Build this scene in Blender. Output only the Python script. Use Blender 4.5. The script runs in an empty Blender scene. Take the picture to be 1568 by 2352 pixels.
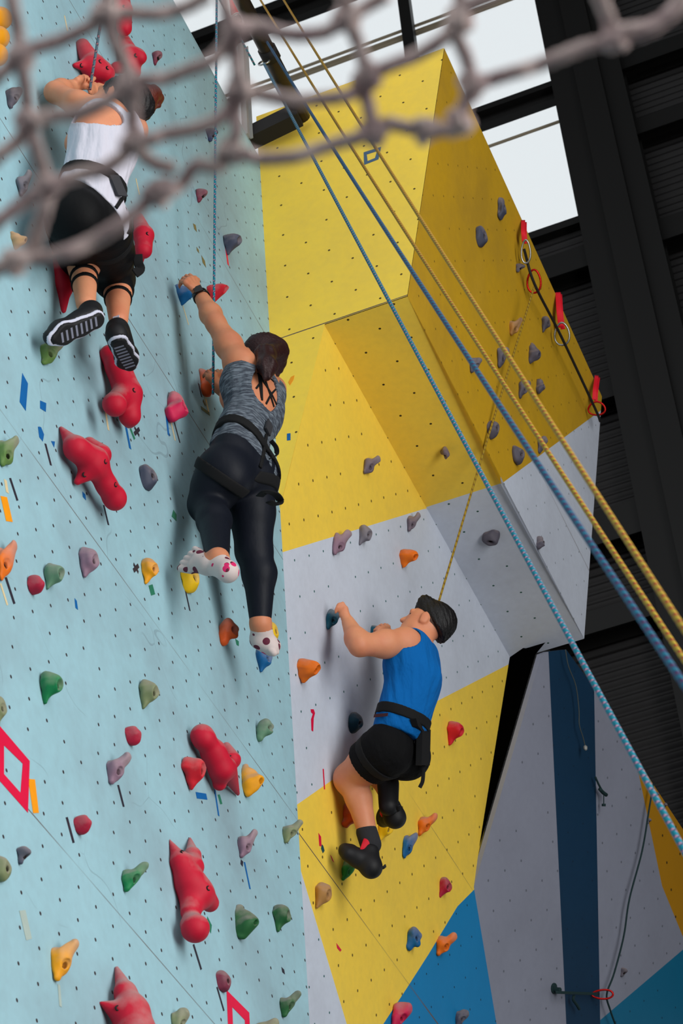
import bpy, math, random
import numpy as np
from mathutils import Vector, Matrix

random.seed(11)
rng = np.random.RandomState(5)
SC = bpy.context.scene
COL = SC.collection

# ------------------------------------------------------------------ the place
# Units: one bolt-hole module of the climbing wall = S metres.  Module axes:
# i along the wall, n out of the wall, z up.  World: X = i, Y = -n, Z = up.
S = 0.12
CAMZ = 1.5
FPX, CX, CY = 5420.0, 784.0, 1176.0
B = np.array([[0.372558055, 0.621948935, 0.688752509], [0.926102142, -0.296726807, -0.232997905], [-0.059458534, -0.72466042, 0.686536203]])
O = np.array([41.059104, -23.146833, 41.903593])


def unit(v):
    v = np.asarray(v, float)
    return v / np.linalg.norm(v)


def tw(p):
    """module coordinates -> world metres"""
    p = np.asarray(p, float) + O
    return np.array([p[0] * S, -p[1] * S, p[2] * S + CAMZ])


def dw(d):
    return np.array([d[0], -d[1], d[2]], float)


def ray(x, y):
    return B @ np.array([(x - CX) / FPX, (y - CY) / FPX, 1.0])


def project(P):
    """world metres (n,3) -> pixels of the 1568x2352 frame"""
    P = np.atleast_2d(P)
    q = np.c_[P[:, 0] / S, -P[:, 1] / S, (P[:, 2] - CAMZ) / S] @ B
    return np.c_[CX + FPX * q[:, 0] / q[:, 2], CY + FPX * q[:, 1] / q[:, 2]]


class Plane:
    def __init__(self, p0, n, u):
        self.p0 = np.array(p0, float)
        self.n = unit(n)
        self.u = unit(np.array(u, float) - self.n * np.dot(u, self.n))
        v = np.cross(self.n, self.u)
        self.v = v if v[2] + .3 * v[1] > 0 else -v
        self.Wu, self.Wv, self.Wn = dw(self.u), dw(self.v), dw(self.n)

    def hit(self, x, y, off=0.0):
        """module coordinates of the pixel's ray on this plane, off metres out"""
        d = ray(x, y)
        p0 = self.p0 + O + self.n * off / S
        return d * (np.dot(p0, self.n) / np.dot(d, self.n)) - O

    def w(self, x, y, off=0.0):
        return tw(self.hit(x, y, off))

    def uv(self, x, y):
        q = self.hit(x, y) - self.p0
        return np.array([q @ self.u, q @ self.v])

    def at(self, u, v, off=0.0):
        return tw(self.p0 + self.u * u + self.v * v + self.n * off / S)


TH = math.atan2(2.38, 9.4)
EF = unit([0, 3.04, 15.2])
BLUE = Plane((0, 0, 0), (0, 1, 0), (1, 0, 0))
LOW = Plane((20.1, 0, 20.2), (0, math.cos(TH), -math.sin(TH)), (1, 0, 0))
SIDE = Plane((20.06, 0, 29.6), (-1, 0, 0), (0, 1, 0))
ROOF = Plane((20.1, 2.38, 29.6), (0, 0, -1), (1, 0, 0))
FRONT = Plane((20.1, 6.01, 29.6), (0, EF[2], -EF[1]), (1, 0, 0))
_p1, _p2 = np.array([43.3, -.69, 17.5]), np.array([48.15, -1.73, 13.36])
_n = np.cross(_p2 - _p1, [math.cos(math.radians(10)), math.sin(math.radians(10)), 0])
if _n[1] < 0:
    _n = -_n
RIGHT = Plane(_p1, _n, (1, .2, 0))
ENDI = 66.0
ENDW = Plane((ENDI, 0, 0), (-1, 0, 0), (0, 1, 0))

# ------------------------------------------------------------------ object helpers


def link(o, parent=None):
    COL.objects.link(o)
    if parent is not None:
        o.parent = parent
    return o


def tag(o, label, cat, group=None, kind=None):
    if label:
        o['label'] = label
    if cat:
        o['category'] = cat
    if group:
        o['group'] = group
    if kind:
        o['kind'] = kind
    return o


def empty(name, loc):
    o = bpy.data.objects.new(name, None)
    o.empty_display_size = .05
    o.location = Vector(loc)
    COL.objects.link(o)
    return o


def mesh_np(name, V, Fq, mat, parent=None, origin=None, smooth=True, uv=None, mats=None, mi=None):
    """V (n,3) world metres, Fq list/array of faces (all same length array or list of lists)."""
    V = np.asarray(V, float)
    if origin is None:
        origin = np.array(parent.location) if parent is not None else V.mean(0)
    origin = np.asarray(origin, float)
    # a sub-part is given relative to its own parent chain
    me = bpy.data.meshes.new(name)
    L = V - origin
    if isinstance(Fq, np.ndarray):
        nf, k = Fq.shape
        me.vertices.add(len(L))
        me.vertices.foreach_set('co', L.astype(np.float32).ravel())
        me.loops.add(nf * k)
        me.loops.foreach_set('vertex_index', Fq.astype(np.int32).ravel())
        me.polygons.add(nf)
        me.polygons.foreach_set('loop_start', np.arange(0, nf * k, k, dtype=np.int32))
        me.update(calc_edges=True)
        me.validate()
    else:
        me.from_pydata([tuple(p) for p in L], [], Fq)
        me.update()
    if smooth:
        me.polygons.foreach_set('use_smooth', np.ones(len(me.polygons), dtype=bool))
    for m in (mats or [mat]):
        me.materials.append(m)
    if mi is not None:
        me.polygons.foreach_set('material_index', np.asarray(mi, dtype=np.int32))
    if uv is not None:
        lay = me.uv_layers.new(name='UVMap')
        li = np.zeros(len(me.loops), dtype=np.int32)
        me.loops.foreach_get('vertex_index', li)
        lay.data.foreach_set('uv', np.asarray(uv, np.float32)[li].ravel())
    o = bpy.data.objects.new(name, me)
    link(o, parent)
    if parent is None:
        o.location = Vector(origin)
    else:
        # parents never rotate or scale: the child's location is the offset from the whole chain
        base = np.zeros(3)
        q = parent
        while q is not None:
            base += np.array(q.location)
            q = q.parent
        o.location = Vector(origin - base)
    return o


def wloc(o):
    b = np.zeros(3)
    while o is not None:
        b += np.array(o.location)
        o = o.parent
    return b


def part(name, V, Fq, mat, parent, **kw):
    return mesh_np(name, V, Fq, mat, parent, origin=wloc(parent), **kw)


def catmull(P, n=8, closed=False):
    P = np.asarray(P, float)
    m = len(P)
    out = []
    rngi = range(m) if closed else range(m - 1)
    for i in rngi:
        if closed:
            p0, p1, p2, p3 = P[(i - 1) % m], P[i], P[(i + 1) % m], P[(i + 2) % m]
        else:
            p1, p2 = P[i], P[i + 1]
            p0 = P[i - 1] if i else 2 * p1 - p2
            p3 = P[i + 2] if i + 2 < m else 2 * p2 - p1
        for k in range(n):
            t = k / n
            out.append(.5 * (2 * p1 + (p2 - p0) * t + (2 * p0 - 5 * p1 + 4 * p2 - p3) * t * t + (3 * p1 - p0 - 3 * p2 + p3) * t ** 3))
    if not closed:
        out.append(P[-1])
    return np.array(out)


def tube(P, r, seg=10, closed=False, twist=None, caps=True, flat=None, nrm=None):
    """sweep; r scalar or array. twist=(amp, pitch) gives laid-rope strands.
    flat=(half width, half thickness) with nrm = preferred normal gives a strap."""
    P = np.asarray(P, float)
    n = len(P)
    r = np.broadcast_to(np.asarray(r, float), (n,))
    T = np.zeros_like(P)
    if closed:
        T = np.roll(P, -1, 0) - np.roll(P, 1, 0)
    else:
        T[1:-1] = P[2:] - P[:-2]
        T[0], T[-1] = P[1] - P[0], P[-1] - P[-2]
    T /= np.maximum(np.linalg.norm(T, axis=1, keepdims=True), 1e-9)
    a = np.array([0, 0, 1.]) if abs(T[0][2]) < .9 else np.array([1., 0, 0])
    N = unit(np.cross(T[0], a))
    L = np.r_[0, np.cumsum(np.linalg.norm(np.diff(P, axis=0), axis=1))]
    ang = np.arange(seg) / seg * 2 * math.pi
    V, UV = [], []
    for i in range(n):
        if nrm is not None:
            b_ = nrm[i] if np.ndim(nrm) == 2 else nrm
            N = unit(np.asarray(b_) - T[i] * np.dot(b_, T[i]))
        else:
            N = unit(N - T[i] * np.dot(N, T[i]))
        Bn = np.cross(T[i], N)
        if flat is not None:
            c, s = np.cos(ang), np.sin(ang)
            x = np.sign(c) * np.abs(c) ** .35 * flat[0]
            y = np.sign(s) * np.abs(s) ** .35 * flat[1]
            ring = P[i] + np.outer(x, Bn) + np.outer(y, N)
        else:
            rr = np.full(seg, r[i])
            if twist:
                rr = rr * (1 + twist[0] * np.abs(np.cos(1.5 * (ang + L[i] / twist[1] * 2 * math.pi))) - twist[0] * .6)
            ring = P[i] + np.outer(np.cos(ang) * rr, N) + np.outer(np.sin(ang) * rr, Bn)
        V.append(ring)
        UV.append(np.c_[ang / (2 * math.pi), np.full(seg, L[i])])
    V = np.concatenate(V)
    UV = np.concatenate(UV)
    F = []
    m = n if closed else n - 1
    for i in range(m):
        j = (i + 1) % n
        for k in range(seg):
            k2 = (k + 1) % seg
            F.append([i * seg + k, i * seg + k2, j * seg + k2, j * seg + k])
    if not closed and caps:
        F.append([k for k in range(seg)][::-1])
        F.append([(n - 1) * seg + k for k in range(seg)])
    return V, F, UV


class MB:
    """collects pieces of ONE part"""
    def __init__(self):
        self.V, self.F, self.UV, self.n = [], [], [], 0

    def add(self, V, F, UV=None):
        V = np.asarray(V, float)
        self.V.append(V)
        self.F += [[i + self.n for i in f] for f in (F.tolist() if isinstance(F, np.ndarray) else F)]
        self.UV.append(np.zeros((len(V), 2)) if UV is None else UV)
        self.n += len(V)
        return self

    def tube(self, P, r, **kw):
        return self.add(*tube(P, r, **kw))

    def box(self, c, ax, ay, az):
        """c centre, ax ay az half-axis vectors"""
        c, ax, ay, az = map(lambda q: np.asarray(q, float), (c, ax, ay, az))
        V = [c + i * ax + j * ay + k * az for k in (-1, 1) for j in (-1, 1) for i in (-1, 1)]
        F = [[0, 2, 3, 1], [4, 5, 7, 6], [0, 1, 5, 4], [2, 6, 7, 3], [0, 4, 6, 2], [1, 3, 7, 5]]
        if np.dot(np.cross(ax, ay), az) < 0:
            F = [f[::-1] for f in F]
        return self.add(V, F)

    def prism(self, poly, off):
        """poly (n,3) closed outline, extruded by vector off"""
        poly = np.asarray(poly, float)
        n = len(poly)
        V = np.r_[poly, poly + off]
        nn = np.zeros(3)
        for i in range(n):
            nn += np.cross(poly[i], poly[(i + 1) % n])
        F = [list(range(n))[::-1], list(range(n, 2 * n))] + [[i, (i + 1) % n, n + (i + 1) % n, n + i] for i in range(n)]
        if np.dot(nn, off) < 0:
            F = [f[::-1] for f in F]
        return self.add(V, F)

    def lathe(self, c, axis, prof, seg=16):
        """prof list of (along, radius)"""
        axis = unit(axis)
        a = np.array([0, 0, 1.]) if abs(axis[2]) < .9 else np.array([1., 0, 0])
        x = unit(np.cross(axis, a))
        y = np.cross(axis, x)
        ang = np.arange(seg) / seg * 2 * math.pi
        V = np.concatenate([np.asarray(c) + axis * h + np.outer(np.cos(ang) * r, x) + np.outer(np.sin(ang) * r, y) for h, r in prof])
        F = []
        for i in range(len(prof) - 1):
            for k in range(seg):
                k2 = (k + 1) % seg
                F.append([i * seg + k, i * seg + k2, (i + 1) * seg + k2, (i + 1) * seg + k])
        F.append(list(range(seg))[::-1])
        F.append([(len(prof) - 1) * seg + k for k in range(seg)])
        return self.add(V, F)

    def build(self, name, mat, parent=None, smooth=False, origin=None, uv=False, **kw):
        V = np.concatenate(self.V)
        UV = np.concatenate(self.UV) if uv else None
        if parent is not None:
            return part(name, V, self.F, mat, parent, smooth=smooth, uv=UV, **kw)
        return mesh_np(name, V, self.F, mat, None, origin=origin, smooth=smooth, uv=UV, **kw)


# ------------------------------------------------------------------ implicit surfaces (one continuous skin)


def RC(a, b, ra, rb, k=.02):
    return ('rc', np.asarray(a, float), np.asarray(b, float), float(ra), float(rb), k)


def SP(c, r, k=.02):
    return RC(c, np.asarray(c, float) + 1e-6, r, r, k)


def EL(c, radii, axes=None, k=.02):
    ax = np.eye(3) if axes is None else np.array([unit(a) for a in axes])
    return ('el', np.asarray(c, float), np.asarray(radii, float), ax, 0, k)


def BX(c, half, axes, rad=.004, k=.004):
    ax = np.array([unit(a) for a in axes])
    return ('bx', np.asarray(c, float), np.asarray(half, float), ax, rad, k)


def pbound(p):
    if p[0] == 'rc':
        return np.minimum(p[1] - p[3], p[2] - p[4]), np.maximum(p[1] + p[3], p[2] + p[4])
    e = np.abs(p[3].T * p[2]).sum(1)
    return p[1] - e, p[1] + e


def pdist(p, X, Y, Z):
    if p[0] == 'rc':
        a, b = p[1], p[2]
        d = b - a
        L = float(d @ d) + 1e-12
        t = np.clip(((X - a[0]) * d[0] + (Y - a[1]) * d[1] + (Z - a[2]) * d[2]) / L, 0, 1)
        return np.sqrt((X - a[0] - t * d[0]) ** 2 + (Y - a[1] - t * d[1]) ** 2 + (Z - a[2] - t * d[2]) ** 2) - (p[3] + (p[4] - p[3]) * t)
    c, h, ax = p[1], p[2], p[3]
    q = [(X - c[0]) * ax[i, 0] + (Y - c[1]) * ax[i, 1] + (Z - c[2]) * ax[i, 2] for i in range(3)]
    if p[0] == 'el':
        k0 = np.sqrt(sum((q[i] / h[i]) ** 2 for i in range(3)))
        k1 = np.sqrt(sum((q[i] / h[i] ** 2) ** 2 for i in range(3)))
        return k0 * (k0 - 1) / np.maximum(k1, 1e-6)
    q = [np.abs(q[i]) - (h[i] - p[4]) for i in range(3)]
    return np.sqrt(sum(np.maximum(a, 0) ** 2 for a in q)) + np.minimum(np.maximum(np.maximum(q[0], q[1]), q[2]), 0) - p[4]


def sdf_mesh(prims, h, off=0.0, ops=(), shell=None):
    """smooth union of prims grown by off, then ops:
    ('cut', p, n)  keep the side n points away from;  ('slab', p, n, half)  keep a band;
    ('sub', prims[, k])  carve away."""
    lo = np.min([pbound(p)[0] for p in prims], axis=0) - off - 3 * h
    hi = np.max([pbound(p)[1] for p in prims], axis=0) + off + 3 * h
    n = np.ceil((hi - lo) / h).astype(int) + 1
    g = [(lo[i] + np.arange(n[i]) * h).astype(np.float32) for i in range(3)]
    F = np.full(tuple(n), .1, np.float32)

    def chunk(p, m):
        a, b = pbound(p)
        i0 = np.maximum(np.floor((a - m - lo) / h).astype(int), 0)
        i1 = np.minimum(np.ceil((b + m - lo) / h).astype(int) + 1, n)
        return tuple(slice(i0[i], max(i1[i], i0[i])) for i in range(3))
    for p in prims:
        k = p[-1]
        s = chunk(p, k + off + 4 * h + .01)
        d = pdist(p, g[0][s[0]][:, None, None], g[1][s[1]][None, :, None], g[2][s[2]][None, None, :]).astype(np.float32)
        f = F[s]
        t = np.clip(.5 + .5 * (f - d) / k, 0, 1)
        F[s] = f * (1 - t) + d * t - k * t * (1 - t)
    F -= off
    X, Y, Z = g[0][:, None, None], g[1][None, :, None], g[2][None, None, :]
    for op in ops:
        if op[0] == 'cut':
            p, m = np.asarray(op[1], float), unit(op[2])
            F = np.maximum(F, (X - p[0]) * m[0] + (Y - p[1]) * m[1] + (Z - p[2]) * m[2])
        elif op[0] == 'slab':
            p, m = np.asarray(op[1], float), unit(op[2])
            F = np.maximum(F, np.abs((X - p[0]) * m[0] + (Y - p[1]) * m[1] + (Z - p[2]) * m[2]) - op[3])
        elif op[0] == 'sub':
            for p in op[1]:
                s = chunk(p, 4 * h + .01)
                d = pdist(p, g[0][s[0]][:, None, None], g[1][s[1]][None, :, None], g[2][s[2]][None, None, :]).astype(np.float32)
                F[s] = np.maximum(F[s], -d)
    F = F.astype(np.float32)
    F[0], F[-1] = .05, .05
    F[:, 0], F[:, -1] = .05, .05
    F[:, :, 0], F[:, :, -1] = .05, .05
    return nets(F, lo, h)


def nets(F, lo, h):
    ins = F < 0
    cnt = np.zeros(tuple(np.array(F.shape) - 1), np.int8)
    for a in (0, 1):
        for b in (0, 1):
            for c in (0, 1):
                cnt += ins[a:ins.shape[0] - 1 + a, b:ins.shape[1] - 1 + b, c:ins.shape[2] - 1 + c]
    act = (cnt > 0) & (cnt < 8)
    I, J, K = np.nonzero(act)
    idx = np.full(act.shape, -1, np.int32)
    idx[I, J, K] = np.arange(len(I))
    acc = np.zeros((len(I), 3))
    num = np.zeros(len(I))
    cs = [(a, b, c) for a in (0, 1) for b in (0, 1) for c in (0, 1)]
    for a in cs:
        for ax in range(3):
            if a[ax] == 0:
                b = list(a)
                b[ax] = 1
                f0, f1 = F[I + a[0], J + a[1], K + a[2]], F[I + b[0], J + b[1], K + b[2]]
                m = (f0 < 0) != (f1 < 0)
                t = f0[m] / (f0[m] - f1[m])
                q = np.tile(np.array(a, float), (m.sum(), 1))
                q[:, ax] = t
                acc[m] += q
                num[m] += 1
    V = lo + h * (np.c_[I, J, K] + acc / num[:, None])
    Q = []
    for ax in range(3):
        b, c = (ax + 1) % 3, (ax + 2) % 3
        s0 = [slice(1, -1)] * 3
        s1 = [slice(1, -1)] * 3
        s0[ax], s1[ax] = slice(0, -1), slice(1, None)
        A0, A1 = ins[tuple(s0)], ins[tuple(s1)]
        m = np.argwhere(A0 != A1)
        if not len(m):
            continue
        side = A0[tuple(m.T)]
        e = m.copy()
        e[:, b] += 1
        e[:, c] += 1

        def cell(db, dc):
            q = e.copy()
            q[:, b] += db
            q[:, c] += dc
            return idx[tuple(q.T)]
        q = np.c_[cell(-1, -1), cell(0, -1), cell(0, 0), cell(-1, 0)]
        q[~side] = q[~side][:, ::-1]
        Q.append(q)
    return V, np.concatenate(Q)


# ------------------------------------------------------------------ materials


def lin(c):
    return tuple(((x / 255.) / 12.92 if x / 255. <= .04045 else ((x / 255. + .055) / 1.055) ** 2.4) for x in c)


class NT:
    def __init__(self, name):
        self.m = bpy.data.materials.new(name)
        self.m.use_nodes = True
        self.t = self.m.node_tree
        self.b = self.t.nodes['Principled BSDF']
        self.b.inputs['Roughness'].default_value = .6
        self.b.inputs['Specular IOR Level'].default_value = .35

    def n(self, typ, **kw):
        q = self.t.nodes.new(typ)
        for k, v in kw.items():
            setattr(q, k, v)
        return q

    def lk(self, a, b):
        self.t.links.new(a, b)

    def val(self, sock, v):
        if hasattr(v, 'is_linked') or isinstance(v, bpy.types.NodeSocket):
            self.lk(v, sock)
        else:
            sock.default_value = v

    def math(self, op, a, b=0.0, c=None):
        q = self.n('ShaderNodeMath', operation=op)
        self.val(q.inputs[0], a)
        self.val(q.inputs[1], b)
        if c is not None:
            self.val(q.inputs[2], c)
        return q.outputs[0]

    def mix(self, f, a, b, blend='MIX'):
        q = self.n('ShaderNodeMix', data_type='RGBA', blend_type=blend)
        self.val(q.inputs[0], f)
        for s, v in ((q.inputs[6], a), (q.inputs[7], b)):
            if isinstance(v, bpy.types.NodeSocket):
                self.lk(v, s)
            else:
                s.default_value = (*v[:3], 1)
        return q.outputs[2]

    def noise(self, scale, detail=4, vec=None, rough=.55, stretch=None):
        q = self.n('ShaderNodeTexNoise')
        q.inputs['Scale'].default_value = scale
        q.inputs['Detail'].default_value = detail
        q.inputs['Roughness'].default_value = rough
        if vec is None:
            vec = self.pos()
        if stretch is not None:
            mp = self.n('ShaderNodeMapping')
            mp.inputs['Scale'].default_value = stretch
            self.lk(vec, mp.inputs['Vector'])
            vec = mp.outputs[0]
        self.lk(vec, q.inputs['Vector'])
        return q.outputs['Fac']

    def pos(self):
        if not hasattr(self, '_p'):
            self._p = self.n('ShaderNodeTexCoord').outputs['Object']
        return self._p

    def ramp(self, f, lo, hi):
        q = self.n('ShaderNodeMapRange')
        self.val(q.inputs['Value'], f)
        q.inputs['From Min'].default_value = lo
        q.inputs['From Max'].default_value = hi
        return q.outputs[0]

    def bump(self, hgt, strength=.3, dist=.005):
        q = self.n('ShaderNodeBump')
        q.inputs['Strength'].default_value = strength
        q.inputs['Distance'].default_value = dist
        self.lk(hgt, q.inputs['Height'])
        self.lk(q.outputs[0], self.b.inputs['Normal'])

    def col(self, c):
        self.val(self.b.inputs['Base Color'], c if isinstance(c, bpy.types.NodeSocket) else (*c, 1))
        return self

    def rough(self, v):
        self.val(self.b.inputs['Roughness'], v)
        return self


_M = {}


def plain(name, rgb, rough=.6, metal=0.0, bump=None, var=.0, sheen=0):
    if name in _M:
        return _M[name]
    t = NT(name)
    c = lin(rgb)
    if var:
        f = t.noise(14, 3)
        t.col(t.mix(f, tuple(x * (1 - var) for x in c), tuple(min(1, x * (1 + var)) for x in c)))
    else:
        t.col(c)
    t.rough(rough)
    t.b.inputs['Metallic'].default_value = metal
    if bump:
        t.bump(t.noise(bump[0], 4), bump[1], bump[2])
    _M[name] = t.m
    return t.m

# ------------------------------------------------------------------ painted wall materials


def wall_mat(name, plane, rgb, ou, ov, stagger, dirt=(90, 92, 95), dirt_amt=.35, sand=.25, dot=.054, dotc=(46, 34, 38), seams=(), rough=.75, miss=.06, streak=.25, scuff=.0):
    t = NT(name)
    base = lin(rgb)

    def lincoord(ax, off):
        v = plane.u if ax == 0 else plane.v
        W = dw(v) / S
        const = -CAMZ * v[2] / S - O @ v - plane.p0 @ v + off
        q = t.n('ShaderNodeVectorMath', operation='DOT_PRODUCT')
        t.lk(t.pos(), q.inputs[0])
        q.inputs[1].default_value = tuple(W)
        return t.math('ADD', q.outputs['Value'], float(const))
    u, v = lincoord(0, ou), lincoord(1, ov)
    if stagger:
        p = t.math('MULTIPLY', t.math('ADD', u, v), .5)
        q = t.math('MULTIPLY', t.math('SUBTRACT', u, v), .5)
    else:
        p, q = u, v
    rp, rq = t.math('ROUND', p), t.math('ROUND', q)
    dp, dq = t.math('SUBTRACT', p, rp), t.math('SUBTRACT', q, rq)
    d2 = t.math('ADD', t.math('MULTIPLY', dp, dp), t.math('MULTIPLY', dq, dq))
    if stagger:
        d2 = t.math('MULTIPLY', d2, 2.0)
    cv = t.n('ShaderNodeCombineXYZ')
    t.lk(rp, cv.inputs[0])
    t.lk(rq, cv.inputs[1])
    wn = t.n('ShaderNodeTexWhiteNoise', noise_dimensions='3D')
    t.lk(cv.outputs[0], wn.inputs['Vector'])
    keep = t.math('GREATER_THAN', wn.outputs['Value'], miss)
    hole = t.math('MULTIPLY', t.math('LESS_THAN', d2, dot * dot), keep)
    # wear: large soft grime, vertical streaks, fine speckle
    g = t.ramp(t.noise(1.1, 5, rough=.6), .45, .75)
    st = t.ramp(t.noise(2.2, 4, stretch=(2.2, 2.2, .25)), .5, .8)
    fine = t.ramp(t.noise(26, 3), .35, .75)
    c = t.mix(t.math('MULTIPLY', g, dirt_amt), base, lin(dirt))
    c = t.mix(t.math('MULTIPLY', st, streak), c, tuple(min(1, x * 1.12 + .01) for x in base))
    c = t.mix(t.math('MULTIPLY', fine, .12), c, lin(dirt))
    # scuffs: thin dark curved scratches
    vo = t.n('ShaderNodeTexVoronoi', feature='DISTANCE_TO_EDGE')
    vo.inputs['Scale'].default_value = 1.3
    wv = t.n('ShaderNodeVectorMath', operation='ADD')
    nz = t.n('ShaderNodeTexNoise')
    nz.inputs['Scale'].default_value = 1.7
    t.lk(t.pos(), nz.inputs['Vector'])
    t.lk(t.pos(), wv.inputs[0])
    t.lk(nz.outputs['Color'], wv.inputs[1])
    t.lk(wv.outputs[0], vo.inputs['Vector'])
    sc = t.math('MULTIPLY', t.math('LESS_THAN', vo.outputs['Distance'], .004), t.ramp(t.noise(2.7, 2), .52, .6))
    c = t.mix(t.math('MULTIPLY', sc, scuff), c, lin((70, 70, 80)))
    for (ax, pos_, wd) in seams:
        co = v if ax == 1 else u
        line = t.math('LESS_THAN', t.math('ABSOLUTE', t.math('SUBTRACT', co, float(pos_ + (ov if ax == 1 else ou)))), wd)
        c = t.mix(t.math('MULTIPLY', line, t.ramp(t.noise(.9, 3), .35, .6)), c, lin((95, 80, 75)))
    c = t.mix(hole, c, lin(dotc))
    t.col(c)
    t.rough(rough)
    bh = t.math('SUBTRACT', t.math('MULTIPLY', t.noise(230, 2), sand), t.math('MULTIPLY', hole, 1.0))
    t.bump(bh, .35, .002)
    return t.m


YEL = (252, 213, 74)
WHT = (206, 214, 228)
SKY = (2, 128, 186)
M_blue = wall_mat('paint_pale_blue', BLUE, (152, 192, 203), 0, 0, False, dirt=(116, 122, 130), seams=[(1, 5.6 + 12 * k, .024) for k in range(-4, 4)], streak=.35, scuff=.25, dirt_amt=.55)
M_ly = wall_mat('paint_yellow', LOW, YEL, 21.1, 0, True, dirt=(176, 150, 80), dirt_amt=.3, dotc=(110, 85, 20), dot=.06, seams=[(1, -10.3, .022), (1, -3.05, .016)])
M_lw = wall_mat('paint_white', LOW, WHT, 21.1, 0, True, dirt=(150, 152, 165), dotc=(40, 95, 95), dot=.05, seams=[(1, -10.3, .03)])
M_lb = wall_mat('paint_bright_blue', LOW, SKY, 21.1, 0, True, dirt=(20, 110, 160), dirt_amt=.25, dotc=(0, 50, 75), dot=.05, seams=[(1, -10.3, .04)])
M_sy = wall_mat('paint_yellow_side', SIDE, YEL, 1.13, 29.6, True, dirt=(190, 165, 95), dirt_amt=.25, dotc=(90, 70, 20), seams=[(1, .05, .03)])
M_ry = wall_mat('paint_yellow_under', ROOF, YEL, 20.85, 2.02, True, dirt=(176, 150, 80), dirt_amt=.3, dotc=(60, 45, 10))
M_rw = wall_mat('paint_white_under', ROOF, WHT, 20.85, 2.02, True, dotc=(50, 90, 80), dirt=(150, 152, 165))
M_fy = wall_mat('paint_yellow_front_shaded', FRONT, (206, 160, 22), 0, 0, True, dirt=(150, 120, 50), dirt_amt=.5, dotc=(120, 92, 15), dot=.05, sand=1.6, streak=.5)  # sand-textured yellow with the front's dimmer light put into its colour
M_fw = wall_mat('paint_white_front', FRONT, WHT, 0, 0, True, dotc=(120, 130, 140), dot=.05, dirt=(150, 152, 165), seams=[(1, 4.1, .03)])
M_gw = wall_mat('paint_white_far_shaded', RIGHT, (138, 142, 158), 0, .3, True, dotc=(95, 98, 110), dot=.06, dirt=(112, 114, 126))  # white paint greyed: the far wall's shade is put into the colour
M_gn = wall_mat('paint_navy', RIGHT, (0, 48, 78), 0, .3, True, dotc=(0, 28, 50), dot=.04, dirt=(0, 32, 54), streak=.1)  # navy stripe darkened with the far wall's shade as well
M_gy = wall_mat('paint_yellow_far_shaded', RIGHT, (176, 124, 4), 0, .3, True, dotc=(70, 50, 10), dot=.07, dirt=(150, 110, 30))  # yellow paint darkened to carry the far wall's shade
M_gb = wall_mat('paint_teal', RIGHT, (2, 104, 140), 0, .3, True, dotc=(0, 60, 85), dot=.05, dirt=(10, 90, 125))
M_ply = plain('plywood_edge', (120, 96, 70), .8)
M_dark = plain('dark_paint', (20, 17, 16), .7)
M_steel = plain('dark_steel', (13, 12, 11), .55, .3)
M_tin = plain('weathered_tin', (24, 22, 22), .55, .35, var=.25)
M_black = plain('black_void', (14, 13, 13), .8)
M_conc = plain('dark_mat_floor', (62, 62, 66), .8, var=.12)


def struct(name, mb, mat, mats=None, mi=None):
    o = mesh_np(name, np.concatenate(mb.V), mb.F, mat, None, origin=(0, 0, 0), smooth=False, mats=mats, mi=mi)
    o['kind'] = 'structure'
    return o


def slab_poly(mb, plane, uvs, th=.03):
    """painted panel: front polygon in plane (u, v) plus sides going back th metres"""
    P = np.array([plane.at(u, v) for u, v in uvs])
    n = len(P)
    nn = np.zeros(3)
    for i in range(n):
        nn += np.cross(P[i], P[(i + 1) % n])
    if np.dot(nn, plane.Wn) < 0:
        P = P[::-1]
    mb.prism(P, -plane.Wn * th)
    return n + 2   # faces added


ZF = -O[2] - CAMZ / S            # floor height in modules
# --- pale blue wall (left)
mb = MB()
slab_poly(mb, BLUE, [(-34, ZF), (20.1, ZF), (20.1, 41.75), (-34, 41.75)], .05)
struct('wall_left', mb, M_blue)

# --- leaning yellow / white / blue wall


def L(x, y):
    return tuple(LOW.uv(x, y))


tops = (29.6 - 20.2) / math.cos(TH)
UR = 23.5
vb = -72.0


def extend(a, b, v):
    t_ = (v - a[1]) / (b[1] - a[1])
    return (a[0] + (b[0] - a[0]) * t_, v)


pA, pB = L(650, 1268), L(970, 1170)
pC, pD, pE, pF = L(682, 1848), L(775, 1783), L(1000, 1612), L(1175, 1530)
pG = (UR, L(1085, 2030)[1])
pH1, pH2, pH3, pH4 = L(1050, 2082), L(985, 2190), L(935, 2268), L(880, 2352)
pI = L(1140, 2352)
pS0, pS1 = L(690, 1998), L(796, 2352)


def at_u0(a, b):
    return (0.0, a[1] - (b[1] - a[1]) / (b[0] - a[0]) * a[0])


pA = at_u0(pA, pB)
pC0 = (5.26, -10.34)          # where the two paint lines meet, behind the pale blue edge
mats = [M_ly, M_lw, M_lb, M_ply]
mb, mi = MB(), []
for poly, k in (
        ([(0, pA[1]), pB, (12.0, tops), (0, tops)], 0),
        ([(0, pA[1]), pB, (12.0, tops), (UR, tops), (UR, pF[1]), pE, pD, pC0, (0, -10.34)], 1),
        ([pC0, pD, pE, (UR, pF[1]), pG, pH1, pH2, pH3, pH4, pS1], 0),
        ([pC0, pS1, (pS1[0], -30), (0, -30), (0, -10.34)], 1),
        ([pG, pI, extend(pG, pI, -30), (pS1[0], -30), pS1, pH4, pH3, pH2, pH1], 2),
        ([(0, -30), (extend(pG, pI, -30)), (extend(pG, pI, -30)[0], -62), (0, -62)], 0)):
    n_ = slab_poly(mb, LOW, poly, .03)
    mi += [3 if False else k] * n_
struct('wall_center', mb, M_ly, mats, mi)

# --- the box that hangs out of it: side, underside, front, end, top
mb, mi = MB(), []
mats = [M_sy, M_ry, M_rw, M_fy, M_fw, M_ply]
UE = 23.6
ft = 15.2 / EF[2]


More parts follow.
